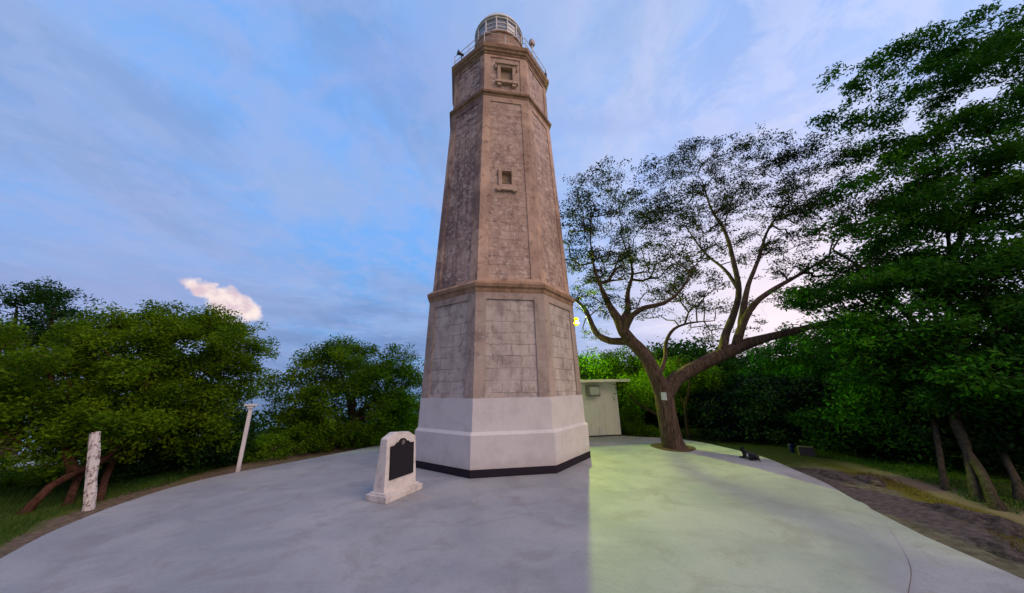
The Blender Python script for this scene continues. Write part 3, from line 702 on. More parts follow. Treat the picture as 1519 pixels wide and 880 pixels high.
def skeleton(paths, targets, zmin, r_tip=.008, wander=.08, rmax=.09, pathw=.12, expo=2.5):
    """paths: hand laid limbs (x,y,z,r). targets: twig ends joined on by the nearest-limb rule"""
    pos, par, rad, fixed, plen = [], [], [], [], []
    for pi, p in enumerate(paths):
        rs = resample(p); prev = -1
        if pi > 0 and pos:
            dd = np.linalg.norm(np.array(pos) - rs[0][:3], axis=1); prev = int(dd.argmin())
        for q in rs:
            pos.append(q[:3]); par.append(prev); rad.append(q[3]); fixed.append(True)
            plen.append(0 if prev < 0 else plen[prev] + np.linalg.norm(q[:3] - pos[prev])); prev = len(pos) - 1
    cap = len(pos) + len(targets) * 4 + 10
    PP = np.zeros((cap, 3)); PP[:len(pos)] = pos; n = len(pos); PL = np.zeros(cap); PL[:n] = plen
    ok = np.zeros(cap, bool); ok[:n] = PP[:n, 2] > zmin
    if not ok.any(): ok[n - 1] = True
    base = PP[:n][ok[:n]]
    T = np.asarray(targets)
    d0 = np.min(np.linalg.norm(T[:, None] - base[None], axis=2), axis=1)
    for ti in np.argsort(d0):
        tgt = T[ti]; dv = tgt - PP[:n]; ds = np.linalg.norm(dv, axis=1)
        cost = ds * (1 + .25 * (dv[:, 2] < -.1 * ds)) + pathw * PL[:n]; cost[~ok[:n]] = 1e9
        j = int(cost.argmin()); L_ = ds[j]; m_ = max(1, min(4, int(L_ / .3))); prev = j
        st = PP[j].copy()
        for q in range(1, m_ + 1):
            f = q / m_; pt = st + (tgt - st) * f
            if q < m_: pt = pt + rng.normal(size=3) * wander * L_ / m_ * 1.3 + np.array([0, 0, .10 * L_ * f * (1 - f)])
            PP[n] = pt; par.append(prev); rad.append(0); fixed.append(False); PL[n] = PL[prev] + L_ / m_; ok[n] = True; prev = n; n += 1
    par = np.array(par); acc = np.zeros(n)
    rad = np.array(rad[:n]); kids = [[] for _ in range(n)]
    for i in range(n):
        if par[i] >= 0: kids[par[i]].append(i)
    for i in range(n - 1, -1, -1):
        if not kids[i]: acc[i] = r_tip ** expo
        if par[i] >= 0: acc[par[i]] += acc[i]
    rp = np.minimum(acc ** (1 / expo), rmax); rr = np.where(np.array(fixed), np.maximum(rad, .01), rp)
    for i in range(n):                      # a twig never outgrows its limb
        if par[i] >= 0 and not fixed[i]: rr[i] = min(rr[i], rr[par[i]] * .85)
    return PP[:n], par, rr, kids, n
def chains(PP, par, rr, kids, n, keep):
    out = []; 
    for i in range(n):
        if keep(i) and (par[i] < 0 or not keep(par[i]) or max(kids[par[i]], key=lambda q: (keep(q), rr[q])) != i):
            c = [i] if par[i] < 0 else [par[i], i]
            j = i
            while True:
                ks = [q for q in kids[j] if keep(q)]
                if not ks: break
                b_ = max(kids[j], key=lambda q: (keep(q), rr[q]))
                c.append(b_); j = b_
            rad = [rr[q] for q in c]
            if par[i] >= 0: rad[0] = min(rr[c[0]], rad[1] * 1.15)
            out.append((PP[c], rad))
    return out
def tubes(name, chs, mat, parent, rough=0.0):
    V, Fc, base = [], [], 0
    for P, rad in chs:
        nn = 4 if max(rad) < .025 else (6 if max(rad) < .07 else 12)
        P = np.asarray(P); T = np.gradient(P, axis=0) if len(P) > 1 else np.array([[0, 0, 1.]]); T = unit(T)
        ref = np.array([1., 0, 0]) if abs(T[0][0]) < .8 else np.array([0, 1., 0])
        an = np.arange(nn) * 2 * math.pi / nn
        for i in range(len(P)):
            a = ref - T[i] * (ref @ T[i]); a /= np.linalg.norm(a); ref = a; b_ = np.cross(T[i], a)
            rr_ = rad[i] * (1 + (rough * (rng.uniform(-1, 1, nn)) if nn >= 12 else 0))
            V.append(P[i] + (np.outer(np.cos(an), a) + np.outer(np.sin(an), b_)) * (rr_[:, None] if np.ndim(rr_) else rr_))
            if i:
                q = np.arange(nn); q2 = (q + 1) % nn; s0 = base + (i - 1) * nn; s1 = base + i * nn
                Fc.append(np.stack([s0 + q, s0 + q2, s1 + q2, s1 + q], 1))
        base += len(P) * nn
    return np_mesh(name, np.concatenate(V), np.concatenate(Fc), mat, parent, smooth=True)
def puff_points(puffs, n, shell=.55, up_bias=.0, lobes=None):
    if lobes:                              # leafy lobes: twigs on the domed upper side of each
        nl, rl, fl_ = lobes
        Cn = puff_points(puffs, nl, shell, up_bias); k = max(3, int(n / len(Cn)))
        sz = rng.uniform(.65, 1.25, (len(Cn), 1)).repeat(k, 0) * rl
        v = unit(rng.normal(size=(len(Cn) * k, 3)) + np.array([0, 0, .45]))
        return Cn.repeat(k, 0) + v * sz * rng.uniform(.45, 1.0, (len(v), 1)) * np.array([1, 1, fl_])
    wts = np.array([p[6] if len(p) > 6 else p[3] * p[4] for p in puffs], float); wts /= wts.sum(); out = []
    for p, wt in zip(puffs, wts):
        c = at(*p[:3]); dep = np.dot(c - np.array([0, 0, H0]), [0, math.cos(PITCH), math.sin(PITCH)]) / F
        rad = np.array([p[3] * dep, p[5], p[4] * dep]); m_ = max(3, int(n * wt))
        v = unit(rng.normal(size=(m_ * 3, 3))); 
        if up_bias: v = v[np.argsort(-(v[:, 2] + rng.normal(size=len(v)) * (1.2 - up_bias)))][:m_]
        else: v = v[:m_]
        r = rng.uniform(0, 1, (len(v), 1)) ** (1 / 3.); r = 1 - (1 - r) * (1 - shell)
        r = r * np.where(rng.uniform(size=(len(v), 1)) < .14, rng.uniform(1.05, 1.32, (len(v), 1)), 1.0)
        out.append(c + v * r * rad)
    return np.concatenate(out)
def make_tree(name, label, cat, base, paths, puffs, n_tw, n_leaf, sig, L, Wd, lmat, bmat, zmin, group=None, shell=.5, up_bias=0.0, r_tip=.007, flat=.6, extra=1.0, rmax=.09, wander=.08, zfloor=None, thick=.05, pathw=.12, droop=0.0, expo=2.5, lobes=None):
    base = np.asarray(base, float)
    p0, p1 = np.array(paths[0][0], float), np.array(paths[0][1], float); dn = unit(p0[:3] - p1[:3]); dn[2] = min(dn[2], -.5)
    paths = [[tuple(p0[:3] + dn * .35) + (p0[3] * 1.15,)] + list(paths[0])] + list(paths[1:])
    t = empty(name, tuple(base)); tag(t, label, cat, group)
    T = puff_points(puffs, n_tw, shell, up_bias, lobes)
    if zfloor is not None: T = T[T[:, 2] > zfloor]
    sk = skeleton(paths, T, zmin, r_tip, wander, rmax, pathw, expo)
    PP = sk[0] - base
    tubes('trunk', chains(PP, sk[1], sk[2], sk[3], sk[4], lambda i: True), bmat, t, .07)
    C = T - base
    if extra > 1: C = np.concatenate([C, C[rng.integers(0, len(C), int(len(C) * (extra - 1)))] + rng.normal(size=(int(len(C) * (extra - 1)), 3)) * .22])
    leaves('crown', C, n_leaf, sig, L, Wd, lmat, t, flat, droop)
    return t
def pp_(lst): return [(*at(x, y, Y), r) for x, y, Y, r in lst]

# --- big spreading tree on the platform
gb = gnd(1000, 667)
paths = [pp_([(1003, 672, 11.38, 0.437), (1000, 664, 11.38, 0.361), (993, 640, 11.38, 0.315), (988, 610, 11.38, 0.302), (985, 588, 11.38, 0.311), (977, 568, 11.38, 0.260), (966, 545, 11.38, 0.244), (955, 525, 11.38, 0.231), (938, 508, 11.35, 0.223), (925, 492, 11.3, 0.202), (917, 474, 11.3, 0.176), (905, 455, 11.2, 0.126), (893, 430, 11.1, 0.084), (882, 400, 11.0, 0.050), (876, 360, 10.9, 0.029)]),
         pp_([(985, 588, 11.38, 0.302), (1000, 566, 11.36, 0.244), (1022, 550, 11.33, 0.231), (1050, 536, 11.28, 0.223), (1080, 522, 11.2, 0.210), (1108, 510, 11.1, 0.185), (1150, 498, 10.9, 0.126), (1190, 488, 10.7, 0.101), (1235, 477, 10.5, 0.076), (1280, 462, 10.3, 0.042)]),
         pp_([(945, 514, 11.35, 0.168), (930, 507, 11.5, 0.143), (906, 506, 11.7, .13), (888, 498, 12.2, .12), (878, 482, 12.9, .11), (871, 464, 13.6, .09), (860, 450, 14.2, .07), (846, 440, 14.7, .04), (838, 425, 15.0, .025)]),
         pp_([(920, 482, 11.3, 0.168), (931, 462, 11.5, 0.118), (931, 435, 11.8, 0.084), (938, 400, 12.2, 0.050), (925, 360, 12.6, 0.029)]),
         pp_([(925, 490, 11.3, 0.168), (938, 468, 10.9, 0.101), (958, 456, 10.6, 0.084), (985, 450, 10.4, 0.063), (1010, 430, 10.2, 0.042), (1030, 395, 10.0, 0.025)]),
         pp_([(1072, 524, 11.2, 0.168), (1076, 498, 11.4, 0.134), (1090, 462, 11.6, 0.118), (1096, 430, 11.7, 0.101), (1088, 388, 11.8, 0.084), (1076, 345, 11.9, 0.063), (1055, 310, 12.0, 0.042), (1042, 270, 12.1, 0.025)]),
         pp_([(1092, 515, 11.15, 0.168), (1100, 485, 10.9, 0.126), (1118, 452, 10.7, 0.101), (1150, 428, 10.5, 0.076), (1190, 405, 10.4, 0.050), (1230, 380, 10.3, 0.029)]),
         pp_([(1100, 480, 10.95, 0.126), (1108, 430, 11.2, 0.084), (1125, 385, 11.4, 0.063), (1140, 340, 11.6, 0.042), (1170, 300, 11.8, 0.025)]),
         pp_([(1096, 430, 11.7, 0.084), (1075, 400, 12.3, 0.059), (1045, 375, 12.8, 0.042), (1020, 340, 13.2, 0.025)]),
         pp_([(975, 560, 11.4, 0.101), (986, 535, 11.9, 0.076), (988, 508, 12.2, 0.067), (1000, 488, 12.4, 0.055), (1025, 479, 12.6, 0.038), (1060, 476, 12.8, 0.021)])]
puffs = [(872, 425, 13.6, 22, 22, .8, 380), (876, 500, 16.2, 16, 10, .3, 260), (875, 300, 11.3, 46, 34, 1.6), (925, 285, 12.3, 60, 26, 1.8), (985, 300, 12.2, 50, 28, 1.7), (868, 350, 10.6, 38, 40, 1.5), (925, 345, 11.5, 60, 34, 2.0), (985, 350, 11.2, 55, 36, 1.9),
         (880, 410, 10.9, 42, 34, 1.5), (940, 405, 11.9, 60, 30, 2.2), (1005, 405, 11.0, 48, 30, 1.8), (900, 462, 12.2, 55, 18, 1.6), (975, 455, 12.8, 60, 16, 1.8), (1020, 430, 12.0, 40, 24, 1.5),
         (1040, 250, 12.3, 52, 34, 1.7), (1100, 255, 11.7, 70, 34, 2.2), (1170, 270, 11.2, 62, 36, 2.0), (1225, 285, 10.8, 55, 40, 1.8), (1055, 310, 12.8, 55, 36, 1.8), (1120, 320, 12.2, 70, 32, 2.0), (1190, 340, 10.9, 60, 34, 1.8),
         (1050, 365, 12.9, 40, 30, 1.5, 800), (1140, 400, 12.6, 60, 34, 1.8, 900), (1200, 420, 10.6, 50, 28, 1.5, 900), (1150, 460, 12.9, 70, 20, 1.8, 500), (1060, 470, 12.9, 50, 18, 1.5, 500), (1080, 500, 12.8, 60, 12, 1.2, 400), (1035, 222, 12.2, 22, 14, .8, 450)]
make_tree('spreading_tree', 'large spreading tree with forked trunk and lacy crown in a soil pit on the platform', 'tree', (gb[0], gb[1], 0), paths, puffs, 2800, 22, np.array([.13, .13, .06]), .085, .042, L_RAIN, M_BARK, 2.6, shell=.35, up_bias=.35, r_tip=.014, rmax=.095, expo=2.25, wander=.2, lobes=(520, .55, .34), extra=1.25, thick=.06, pathw=.16)
tg = at(985, 588, 11.03)
o = MB(); o.box((0, 0, 0), (.19, .015, .25), bev=.004); o = o.build('notice_plate', M_TAGM); o.location = tuple(tg); o.rotation_euler = (R(-4), R(3), R(8))
tag(o, 'small pale blank notice plate fixed on the forked trunk of the spreading tree', 'sign')

# --- generic tree from a base point and pixel puffs
def std_paths(base, tops, r0, lean=.15, fork=.45):
    """trunk to a fork point, then limbs to each top"""
    base = np.array(base, float); ctr = np.mean([np.array(t) for t in tops], 0); f = base + (ctr - base) * fork; f[:2] = base[:2] + (ctr[:2] - base[:2]) * fork * .7
    P = [[(*(base + np.array([0, 0, -.12])), r0 * 1.35), (*(base + np.array([0, 0, .12])), r0 * 1.05), (*((base + f) / 2 + rng.normal(size=3) * .04), r0 * .9), (*f, r0 * .8)]]
    for t_ in tops:
        t_ = np.array(t_); m_ = f + (t_ - f) * .5 + rng.normal(size=3) * .12 + np.array([0, 0, .12])
        P.append([(*f, r0 * .62), (*m_, r0 * .38), (*t_, r0 * .14)])
    return P
def simple_tree(name, label, base, puffs, r0, n_tw, n_leaf, sig, L, Wd, lmat, bmat, group=None, fork=.4, zmin=.5, cat='tree', **kw):
    idx = np.linspace(0, len(puffs) - 1, min(len(puffs), 5)).astype(int)
    tops = [at(*puffs[i][:3]) for i in idx]
    return make_tree(name, label, cat, base, std_paths(base, tops, r0, fork=fork), puffs, n_tw, n_leaf, sig, L, Wd, lmat, bmat, zmin, group, **kw)

# left group
NE = np.array([.13, .13, .10])
def trunk_line(pts): return pp_(pts)
p1 = [pp_([(36, 762, 6.6, .085), (45, 752, 6.65, .07), (75, 722, 6.8, .065), (110, 702, 7.1, .062), (150, 685, 7.5, .06), (190, 640, 7.9, .08), (215, 580, 8.2, .05), (230, 520, 8.4, .03)]),
      pp_([(110, 702, 7.1, .09), (95, 660, 7.3, .07), (85, 600, 7.6, .05), (70, 540, 7.8, .03)])]
make_tree('leafy_tree', 'leafy tree with reddish trunk curving right at the far left of the photo', 'tree', (*gnd(36, 762)[:2], -.11), p1,
          [(40, 585, 7.9, 95, 55, 1.4), (150, 570, 8.1, 90, 60, 1.4), (60, 640, 7.4, 85, 32, 1.0), (150, 640, 7.8, 80, 34, 1.1), (100, 520, 8.4, 90, 34, 1.2), (-60, 600, 7.6, 70, 70, 1.2)], 1250, 50, NE, .095, .042, L_NEEM, M_BARKR, .5, group='trees left of the platform', shell=.6, lobes=(125, .50, .75))
p2 = [pp_([(99, 750, 7.0, .08), (103, 742, 7.05, .065), (120, 700, 7.5, .062), (150, 650, 8.2, .085), (200, 590, 8.8, .06), (250, 520, 9.2, .03)]),
      pp_([(150, 650, 8.2, .08), (220, 620, 8.8, .055), (290, 570, 9.2, .035), (330, 520, 9.4, .02)])]
make_tree('leafy_tree', 'rounded leafy tree rising behind the weathered post at the left', 'tree', (*gnd(99, 750)[:2], -.11), p2,
          [(240, 523, 9.3, 75, 45, 1.4), (305, 523, 9.4, 55, 45, 1.2), (300, 576, 9.3, 62, 42, 1.3), (225, 581, 8.8, 80, 45, 1.4), (180, 503, 9.4, 50, 24, 1.1), (345, 518, 9.6, 26, 26, .8), (362, 536, 9.8, 10, 26, .5, 500), (318, 479, 9.6, 12, 8, .5, 300), (262, 473, 9.6, 16, 8, .5, 300), (205, 483, 9.4, 14, 8, .5, 260), (160, 485, 9.2, 22, 10, .6, 350), (265, 636, 9.2, 70, 30, 1.2), (335, 606, 9.7, 34, 34, .8), (270, 489, 9.6, 40, 12, 1.0), (322, 499, 9.6, 22, 14, .7)], 1500, 50, NE, .095, .042, L_NEEM, M_BARKR, .6, group='trees left of the platform', shell=.6, lobes=(160, .46, .75))
p3 = [pp_([(146, 747, 7.2, .07), (150, 735, 7.25, .06), (160, 700, 7.8, .06), (185, 660, 8.6, .07), (230, 640, 9.3, .05), (280, 640, 9.8, .03)])]
make_tree('leafy_tree', 'low bushy tree between the weathered post and the slim white post', 'tree', (*gnd(146, 747)[:2], -.11), p3,
          [(200, 655, 9.0, 55, 26, 1.0), (260, 650, 9.6, 60, 28, 1.0), (310, 650, 9.8, 44, 28, .9), (335, 640, 10.3, 26, 30, .7)], 420, 44, NE, .095, .042, L_DARK, M_BARKR, .4, group='trees left of the platform', shell=.5, lobes=(48, .4, .75))
simple_tree('leafy_tree', 'dark tall tree top showing above the crowns at the upper left edge', (-18.5, 12.5, -.2),
            [(25, 455, 12.5, 62, 26, 1.6), (85, 443, 12.6, 38, 14, 1.0), (50, 490, 12.4, 60, 24, 1.6), (-40, 470, 12.4, 60, 50, 2.0), (40, 540, 12.4, 80, 40, 2.0)], .22, 480, 50, np.array([.19, .19, .12]), .13, .055, L_DARK, M_BARK, group='trees left of the platform', shell=.45, lobes=(46, .8, .6))
# centre-left rounded tree
simple_tree('leafy_tree', 'rounded green tree between the slim white post and the lighthouse', (*at(512, 662, 14.2)[:2], -.3),
            [(512, 560, 14.2, 85, 40, 2.2), (450, 590, 14.0, 60, 34, 1.8), (575, 575, 14.4, 48, 40, 1.8), (500, 540, 14.6, 50, 20, 1.4), (560, 545, 14.8, 44, 16, 1.2), (480, 532, 14.4, 22, 12, .8, 420), (505, 520, 14.4, 16, 9, .6, 300), (520, 620, 13.8, 90, 36, 1.8), (455, 632, 13.6, 42, 24, 1.4), (590, 625, 14.2, 36, 36, 1.6), (510, 526, 14.6, 46, 9, .8, 500), (590, 530, 14.8, 28, 12, .7, 400), (605, 590, 15, 20, 40, 1)], .2, 1600, 44, np.array([.17, .17, .13]), .12, .052, L_NEEM, M_BARK, group='trees left of the platform', shell=.4, lobes=(190, .58, .75))

# shrubs along the left platform edge
def shrub(name, label, px, py, Y, rp, hp, n_tw, lmat, group, n_leaf=34, L=.085, Wd=.036, sig=.10, cat='shrub', dry=.6):
    c = at(px, py, Y); gz = -.12; dep = (c[1] * math.cos(PITCH) + (c[2] - H0) * math.sin(PITCH)) / F
    base = np.array([c[0], c[1], gz]); t = empty(name, tuple(base)); tag(t, label, cat, group)
    tops = []; n_s = 6
    b = MB()
    for i in range(n_s):
        a = rng.uniform(0, 2 * math.pi); e = np.array([math.cos(a) * rp * dep * .6, math.sin(a) * dry * .6, (c[2] - gz) + hp * dep * .3])
        b.tube([(0, 0, 0), tuple(e * np.array([.4, .4, .6])), tuple(e)], [.025, .018, .008], 5)
    b.build('stem', M_BARK, t, smooth=True)
    P = puff_points([(px, py, Y, rp, hp, dry)], n_tw, .3); P = P[P[:, 2] > gz + .02] - base
    leaves('foliage', P, n_leaf, sig, L, Wd, lmat, t, .8)
    return t
GS = 'shrubs along the left edge of the platform'
for (px, py, Y, rp, hp, lb) in [
    (-20, 712, 8.6, 60, 26, 'added bright shrub in place of sunlit meadow at the extreme left edge under the curving trunk'), (75, 712, 8.8, 40, 20, 'added bright shrub in place of sunlit meadow between the two reddish trunks'),  # shrubs added to imitate the bright meadow beyond the trees
    (200, 690, 8.9, 32, 22, 'dark low shrub just right of the weathered post'), (270, 690, 9.9, 38, 22, 'dark rounded shrub left of the slim white post'),
    (330, 676, 10.6, 30, 24, 'dark shrub right beside the slim white post'), (395, 668, 11.2, 34, 20, 'bright shrub first to the right of the slim white post'),
    (440, 655, 12.0, 36, 24, 'tall bright shrub below the left side of the rounded tree'), (485, 650, 12.8, 34, 22, 'bright shrub in front of the rounded tree trunk'),
    (530, 650, 13.6, 30, 14, 'light green low shrub right of the rounded tree trunk'), (570, 646, 14.2, 30, 14, 'light green shrub just left of the marker stone top')]:
    shrub('shrub', lb, px, py, Y, rp, hp, 110, L_DARK if 150 < px < 340 else L_SHRUB, GS)

# behind the shed and the spreading tree
RN = np.array([.24, .24, .15])
GW = 'trees of the wood behind the platform'
simple_tree('wood_tree', 'yellow lit leafy tree rising directly behind the white shed', (4.2, 18.5, -.2),
            [(885, 545, 18, 40, 22, 1.6), (930, 540, 18.3, 44, 24, 1.6), (965, 555, 18.5, 40, 26, 1.6), (940, 585, 17.6, 34, 22, 1.3), (870, 560, 18, 30, 30, 1.4)], .18, 330, 40, RN, .15, .065, L_NEEM, M_BARKG, group=GW, shell=.5, extra=1.3)
bp = gnd(1019, 648, -.1)
make_tree('wood_tree', 'slender pale trunked tree just behind and right of the spreading tree', 'tree', (bp[0], bp[1], -.12),
          [pp_([(1021, 650, bp[1], .085), (1018, 625, bp[1], .07), (1016, 600, bp[1], .065), (1022, 580, bp[1], .055), (1020, 555, bp[1] + .3, .04), (1005, 530, bp[1] + .6, .02)]),
           pp_([(1016, 605, bp[1], .05), (1008, 585, bp[1] + .2, .035), (1004, 560, bp[1] + .4, .02)])],
          [(1000, 555, bp[1] + 1, 44, 24, 1.0), (1030, 560, bp[1] + 1, 36, 22, 1.0), (970, 575, bp[1] + .6, 30, 22, .8), (1010, 590, bp[1] + .8, 26, 16, .8)], 200, 36, np.array([.18, .18, .12]), .12, .05, L_NEEM, M_BARKG, .8, group=GW, thick=.03)
make_tree('wood_tree', 'thin bent sapling arching out from behind the trunk towards the shed', 'tree', (*at(985, 640, 14.0)[:2], -.12),
          [pp_([(985, 648, 14.0, .06), (978, 618, 14.0, .055), (962, 608, 14.0, .05), (945, 598, 13.9, .045), (932, 585, 13.8, .03), (926, 575, 13.8, .02)])],
          [(935, 575, 14.0, 26, 14, .6), (955, 590, 14.2, 24, 12, .6)], 60, 26, np.array([.16, .16, .10]), .11, .045, L_NEEM, M_BARKG, .8, group=GW, thick=.03)
shrub('shrub', 'bright green shrub standing right beside the white shed wall', 936, 626, 14.6, 17, 26, 110, L_SHRUB, None, sig=.12, dry=.5)
shrub('shrub', 'small bright creeping shrub on the far platform edge between shed and trunk', 955, 640, 14.4, 20, 10, 60, L_SHRUB, None, sig=.10, dry=.4)
wood = [
 ('dark wood tree behind the fork of the spreading tree', (8.6, 19.0), [(1010, 560, 19, 60, 30, 2), (1060, 565, 18.5, 50, 34, 2), (1040, 600, 18, 60, 26, 2)], L_NEEM),
 ('broad dark tree below the long right limb of the spreading tree', (11.5, 17.5), [(1090, 555, 17, 60, 26, 2), (1140, 545, 16.5, 50, 26, 2), (1110, 600, 16.2, 60, 40, 2), (1160, 590, 16, 50, 40, 1.6)], L_DARK),
 ('blue green feathery tree low behind the lying dog', (10.6, 14.2), [(1080, 610, 14, 50, 28, 1.2), (1120, 600, 14, 50, 30, 1.2), (1150, 630, 13.5, 55, 30, 1.2), (1100, 640, 13.8, 60, 22, 1)], L_BLUE),
 ('second blue green tree right of the lying dog', (12.3, 12.6), [(1180, 600, 12.6, 50, 34, 1.2), (1190, 645, 12.4, 55, 28, 1.0), (1230, 620, 12.2, 44, 34, 1.0)], L_BLUE),
 ('green wood tree beneath the gap in the crowns on the right', (14.2, 13.5), [(1180, 540, 13.4, 60, 34, 1.6), (1240, 555, 13, 60, 44, 1.6), (1220, 510, 13.4, 56, 24, 1.5), (1290, 580, 12.6, 50, 40, 1.4)], L_BIG),
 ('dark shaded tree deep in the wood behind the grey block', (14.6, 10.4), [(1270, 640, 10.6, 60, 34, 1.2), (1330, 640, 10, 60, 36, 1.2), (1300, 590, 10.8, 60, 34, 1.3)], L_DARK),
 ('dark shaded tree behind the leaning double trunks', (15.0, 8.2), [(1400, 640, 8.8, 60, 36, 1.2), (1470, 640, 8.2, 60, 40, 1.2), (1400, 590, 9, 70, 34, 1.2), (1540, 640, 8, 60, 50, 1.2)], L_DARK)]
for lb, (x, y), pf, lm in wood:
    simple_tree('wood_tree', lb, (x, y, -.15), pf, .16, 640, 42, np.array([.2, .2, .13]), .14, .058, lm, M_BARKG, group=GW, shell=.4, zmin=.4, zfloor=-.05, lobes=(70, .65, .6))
# dense far wood reading as one mass
def far_wood():
    C = []
    for a in np.linspace(R(8), R(80), 46):
        for q in range(9):
            r = rng.uniform(20, 27); aa = a + rng.normal() * .03
            for h in range(9): C.append((r * math.sin(aa) + rng.normal() * .5, r * math.cos(aa) + rng.normal() * .5, rng.uniform(-.1, 3.6 + .8 * math.sin(a * 17))))
    for a in np.linspace(R(-40), R(-8), 22):
        for q in range(5):
            r = rng.uniform(17, 24); aa = a + rng.normal() * .03
            for h in range(4): C.append((r * math.sin(aa), r * math.cos(aa), rng.uniform(-2.5, .75 if a > R(-45) else 1.4)))
    C = np.array(C)
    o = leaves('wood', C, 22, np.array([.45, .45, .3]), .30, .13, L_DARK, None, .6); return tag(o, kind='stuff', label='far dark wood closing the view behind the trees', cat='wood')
far_wood()

# --- big trees on the right
GT = 'large trees right of the platform'
RB = np.array([.28, .28, .14])
def limb(pts): return pp_(pts)
pa = [limb([(1479, 751, 6.2, .10), (1474, 742, 6.25, .075), (1455, 700, 6.9, .068), (1430, 660, 7.6, .07), (1410, 600, 8.2, .075), (1405, 500, 8.8, .07), (1410, 400, 9.0, .05), (1400, 300, 9.2, .035), (1385, 220, 9.3, .02)]),
      limb([(1405, 540, 8.6, .1), (1340, 460, 9.2, .07), (1280, 400, 9.7, .05), (1235, 370, 9.9, .03)]),
      limb([(1390, 430, 9.1, .09), (1440, 320, 8.8, .06), (1480, 220, 8.6, .04)]),
      limb([(1415, 620, 8.0, .1), (1460, 520, 7.8, .07), (1520, 440, 7.6, .05)])]
puA = [(1265, 130, 9.8, 22, 22, .7, 360), (1300, 118, 9.7, 26, 17, .8, 380), (1330, 80, 9.6, 26, 14, .8, 360), (1390, 75, 9.3, 44, 20, 1.0, 900), (1450, 62, 8.9, 44, 22, 1.1, 1100), (1510, 50, 8.5, 44, 25, 1.2, 1300), (1250, 175, 9.9, 22, 25, .8, 420), (1310, 165, 9.7, 50, 18, 1.0, 800), (1380, 135, 9.2, 60, 22, 1.2, 1300), (1460, 115, 8.8, 60, 25, 1.3, 1400), (1530, 110, 8.4, 50, 34, 1.2, 1500),
       (1290, 240, 9.8, 40, 21, 1.1, 900), (1370, 205, 9.3, 60, 21, 1.2, 1400), (1460, 185, 8.8, 60, 28, 1.3, 1500), (1540, 170, 8.3, 50, 42, 1.3, 1600), (1250, 300, 10.0, 26, 22, .8, 420), (1320, 285, 9.7, 60, 25, 1.3, 1500), (1410, 262, 9.2, 66, 28, 1.4, 1900), (1500, 245, 8.6, 60, 28, 1.4, 1800), (1290, 345, 9.8, 60, 34, 1.3, 2000), (1390, 325, 9.2, 70, 39, 1.5, 2600), (1490, 315, 8.6, 66, 42, 1.4, 2400), (1570, 250, 8.2, 50, 126, 1.5, 1800)]
make_tree('tall_tree', 'tall dark tree with leaning trunk whose crown fills the upper right corner', 'tree', (*gnd(1477, 749)[:2], -.11), pa, puA, 1550, 44, np.array([.18, .18, .10]), .145, .055, L_BIG, M_BARKG, 2.2, group=GT, shell=.2, lobes=(235, .56, .6), thick=.05, droop=.5)
pb_ = [limb([(1451, 741, 6.6, .09), (1447, 730, 6.65, .07), (1438, 690, 7.2, .065), (1425, 640, 7.8, .08), (1380, 560, 8.6, .09), (1330, 480, 9.2, .06), (1270, 440, 9.6, .035)]),
       limb([(1405, 600, 8.2, .09), (1420, 520, 8.2, .06), (1460, 450, 8.0, .04)])]
puB = [(1215, 435, 10.0, 44, 22, 1.0, 1000), (1260, 395, 9.9, 50, 26, 1.2, 1300), (1300, 440, 9.5, 66, 36, 1.4, 2400), (1250, 480, 9.8, 50, 24, 1.1, 1200), (1380, 420, 8.9, 70, 44, 1.5, 2800), (1470, 400, 8.3, 66, 50, 1.5, 2600), (1330, 510, 9.1, 66, 36, 1.3, 2300), (1420, 500, 8.4, 70, 44, 1.5, 2500), (1500, 500, 7.9, 60, 60, 1.4, 2400), (1380, 570, 8.4, 66, 30, 1.2, 1800), (1460, 580, 7.8, 66, 34, 1.2, 1900), (1290, 560, 9.2, 50, 34, 1.2, 1400), (1560, 480, 7.6, 60, 120, 1.4, 2600)]
make_tree('tall_tree', 'second leaning trunk tree with low dark crown hanging over the right roadside', 'tree', (*gnd(1450, 740)[:2], -.11), pb_, puB, 1350, 50, np.array([.19, .19, .10]), .145, .055, L_BIG, M_BARKG, 1.8, group=GT, shell=.4, lobes=(170, .68, .65), thick=.05, droop=.5)
pc = [limb([(1401, 716, 7.3, .06), (1398, 700, 7.4, .05), (1390, 650, 8.0, .05), (1380, 600, 8.8, .07), (1360, 550, 9.4, .04)])]
make_tree('tall_tree', 'thin trunk tree standing further back left of the leaning double trunks', 'tree', (*gnd(1400, 715)[:2], -.11), pc, [(1350, 590, 9.6, 60, 30, 1.2), (1300, 620, 10, 50, 26, 1.0), (1400, 600, 9.2, 50, 26, 1.0)], 260, 36, RB, .14, .055, L_BIG, M_BARKG, 1.2, group=GT, extra=1.3)
pd = [limb([(1512, 734, 6.6, .07), (1508, 715, 6.7, .06), (1496, 690, 7.2, .055), (1480, 660, 7.8, .05), (1440, 620, 8.4, .04)])]
make_tree('tall_tree', 'pale thin trunk leaning in at the far right edge of the photo', 'tree', (*gnd(1511, 732)[:2], -.11), pd, [(1480, 610, 8.2, 50, 28, 1.0), (1540, 610, 7.6, 50, 40, 1.0)], 160, 36, RB, .14, .055, L_BIG, M_BARKG, 1.0, group=GT, extra=1.3)

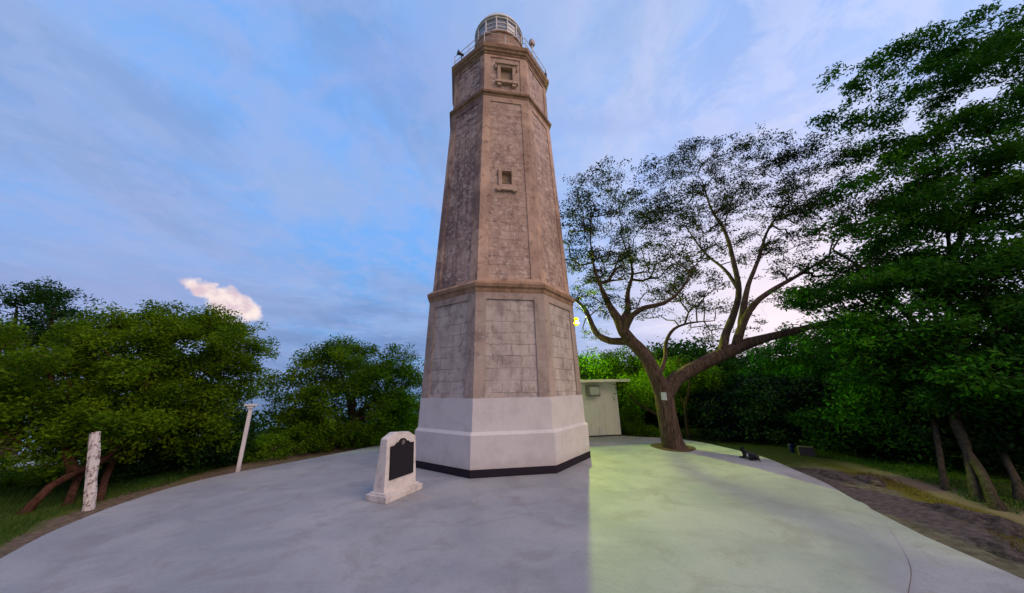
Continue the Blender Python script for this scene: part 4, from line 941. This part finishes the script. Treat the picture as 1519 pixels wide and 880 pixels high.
# ------------------------------------------------------------------ spoil heaps, block, drum
def heap(label, px, py, rx, ry, h, rz, seed):
    c = gnd(px, py, -.11); n = 26; V, Fc = [], []; rg = np.random.default_rng(seed)
    ph = rg.uniform(0, 6, 8)
    for i in range(n + 1):
        for j in range(n + 1):
            u, v = 2 * i / n - 1, 2 * j / n - 1; d2 = min(1, math.hypot(u, v) * (1 + .18 * math.sin(3 * math.atan2(v, u) + ph[0])))
            z = h * (1 - d2 ** 1.5) * (.75 + .3 * math.sin(5 * u + ph[1]) * math.sin(4 * v + ph[2]) + .25 * rg.uniform(-1, 1)) - .04
            V.append((u * rx, v * ry, z if d2 < 1 else -.06))
    for i in range(n):
        for j in range(n): q = i * (n + 1) + j; Fc.append((q, q + n + 1, q + n + 2, q + 1))
    o = np_mesh('spoil_heap', np.array(V), np.array(Fc), M_RUBBLE); o.location = (c[0], c[1], -.10); o.rotation_euler.z = rz
    return tag(o, label, 'earth heap', 'earth heaps beside the platform')
heap('long dark earth heap at the lower right beside the walkway', 1450, 770, .85, .42, .13, R(75), 1)
heap('small rough earth heap near the road bend right of the dog', 1290, 712, .45, .26, .13, R(60), 2)
heap('low broken ridge of earth along the platform edge on the right', 1235, 705, .75, .20, .09, R(70), 3)
heap('low dark earth spill in the bottom right corner of the photo', 1490, 815, .50, .22, .07, R(80), 4)
c = gnd(1222, 690, -.1)
o = MB(); o.box((0, 0, .16), (.52, .30, .36), bev=.02); o.box((.0, 0, .34), (.50, .34, .05), bev=.01); o = o.build('concrete_block', M_BLOCK); o.location = (c[0] + .55, c[1] + 1.1, -.1); o.rotation_euler.z = R(-30); o.scale = (.7, .7, .7)
tag(o, 'low grey concrete block in the shade beyond the grass on the right', 'block')
o = MB(); o.lathe([(.09, 0), (.10, .03), (.10, .14), (.105, .16), (.10, .18), (.10, .33), (.08, .36), (.03, .37)], (0, 0), 18); o = o.build('blue_drum', M_BLUE, smooth=False); c2 = gnd(1196, 683, -.1); o.location = (c2[0] + .5, c2[1] + 1.05, -.1); o.scale = (.7, .7, .7)
tag(o, 'small blue plastic drum beside the grey concrete block', 'drum')

# ------------------------------------------------------------------ grass
def grass(name, pts, h, wd, mat, label):
    P = np.asarray(pts); N = len(P); a = rng.uniform(0, 2 * math.pi, N); hh = h * rng.uniform(.5, 1.3, N)
    d_ = np.stack([np.cos(a), np.sin(a), np.zeros(N)], 1) * (wd / 2); lean = rng.normal(size=(N, 3)) * .4 * hh[:, None]; lean[:, 2] = hh
    V = np.stack([P - d_, P + d_, P + lean], 1).reshape(-1, 3)
    o = np_mesh(name, V, np.arange(3 * N).reshape(N, 3), mat, None, {'tint': rng.uniform(0, 1, N)})
    return tag(o, label, 'grass', kind='stuff')
def zone(n, f):
    x = rng.uniform(-18, 13, n); y = rng.uniform(2, 17, n); r = np.hypot(x + .3, y - 9.4) + .25 * np.sin(x * 2.1) * np.sin(y * 1.7); k = f(x, y, r); return np.stack([x[k], y[k], np.full(k.sum(), -.12)], 1)
grass('grass', zone(420000, lambda x, y, r: (x < -5) & (r > 8.25) & (r < 14) & (rng.uniform(size=len(x)) < np.clip((14 - r) / 4, 0, 1))), .11, .012, L_GRASS, 'green grass along the left edge of the platform')
grass('grass', zone(300000, lambda x, y, r: (x > 5) & (r > 9.3) & (r < 11.5) & (y < 10.5)), .08, .012, L_GRASS, 'dark green grass strip beyond the sand on the right')
grass('grass', zone(300000, lambda x, y, r: (x > 5) & (r > 8.3) & (r < 8.75) & (y < 8.5)), .06, .012, L_GRASSY, 'dry yellow grass strip below the leaning trunks')

# ------------------------------------------------------------------ real-world size
for o in list(SC.objects):
    if o.parent is None and o.type in ('MESH', 'EMPTY'):
        o.location = o.location * S; o.scale = o.scale * S
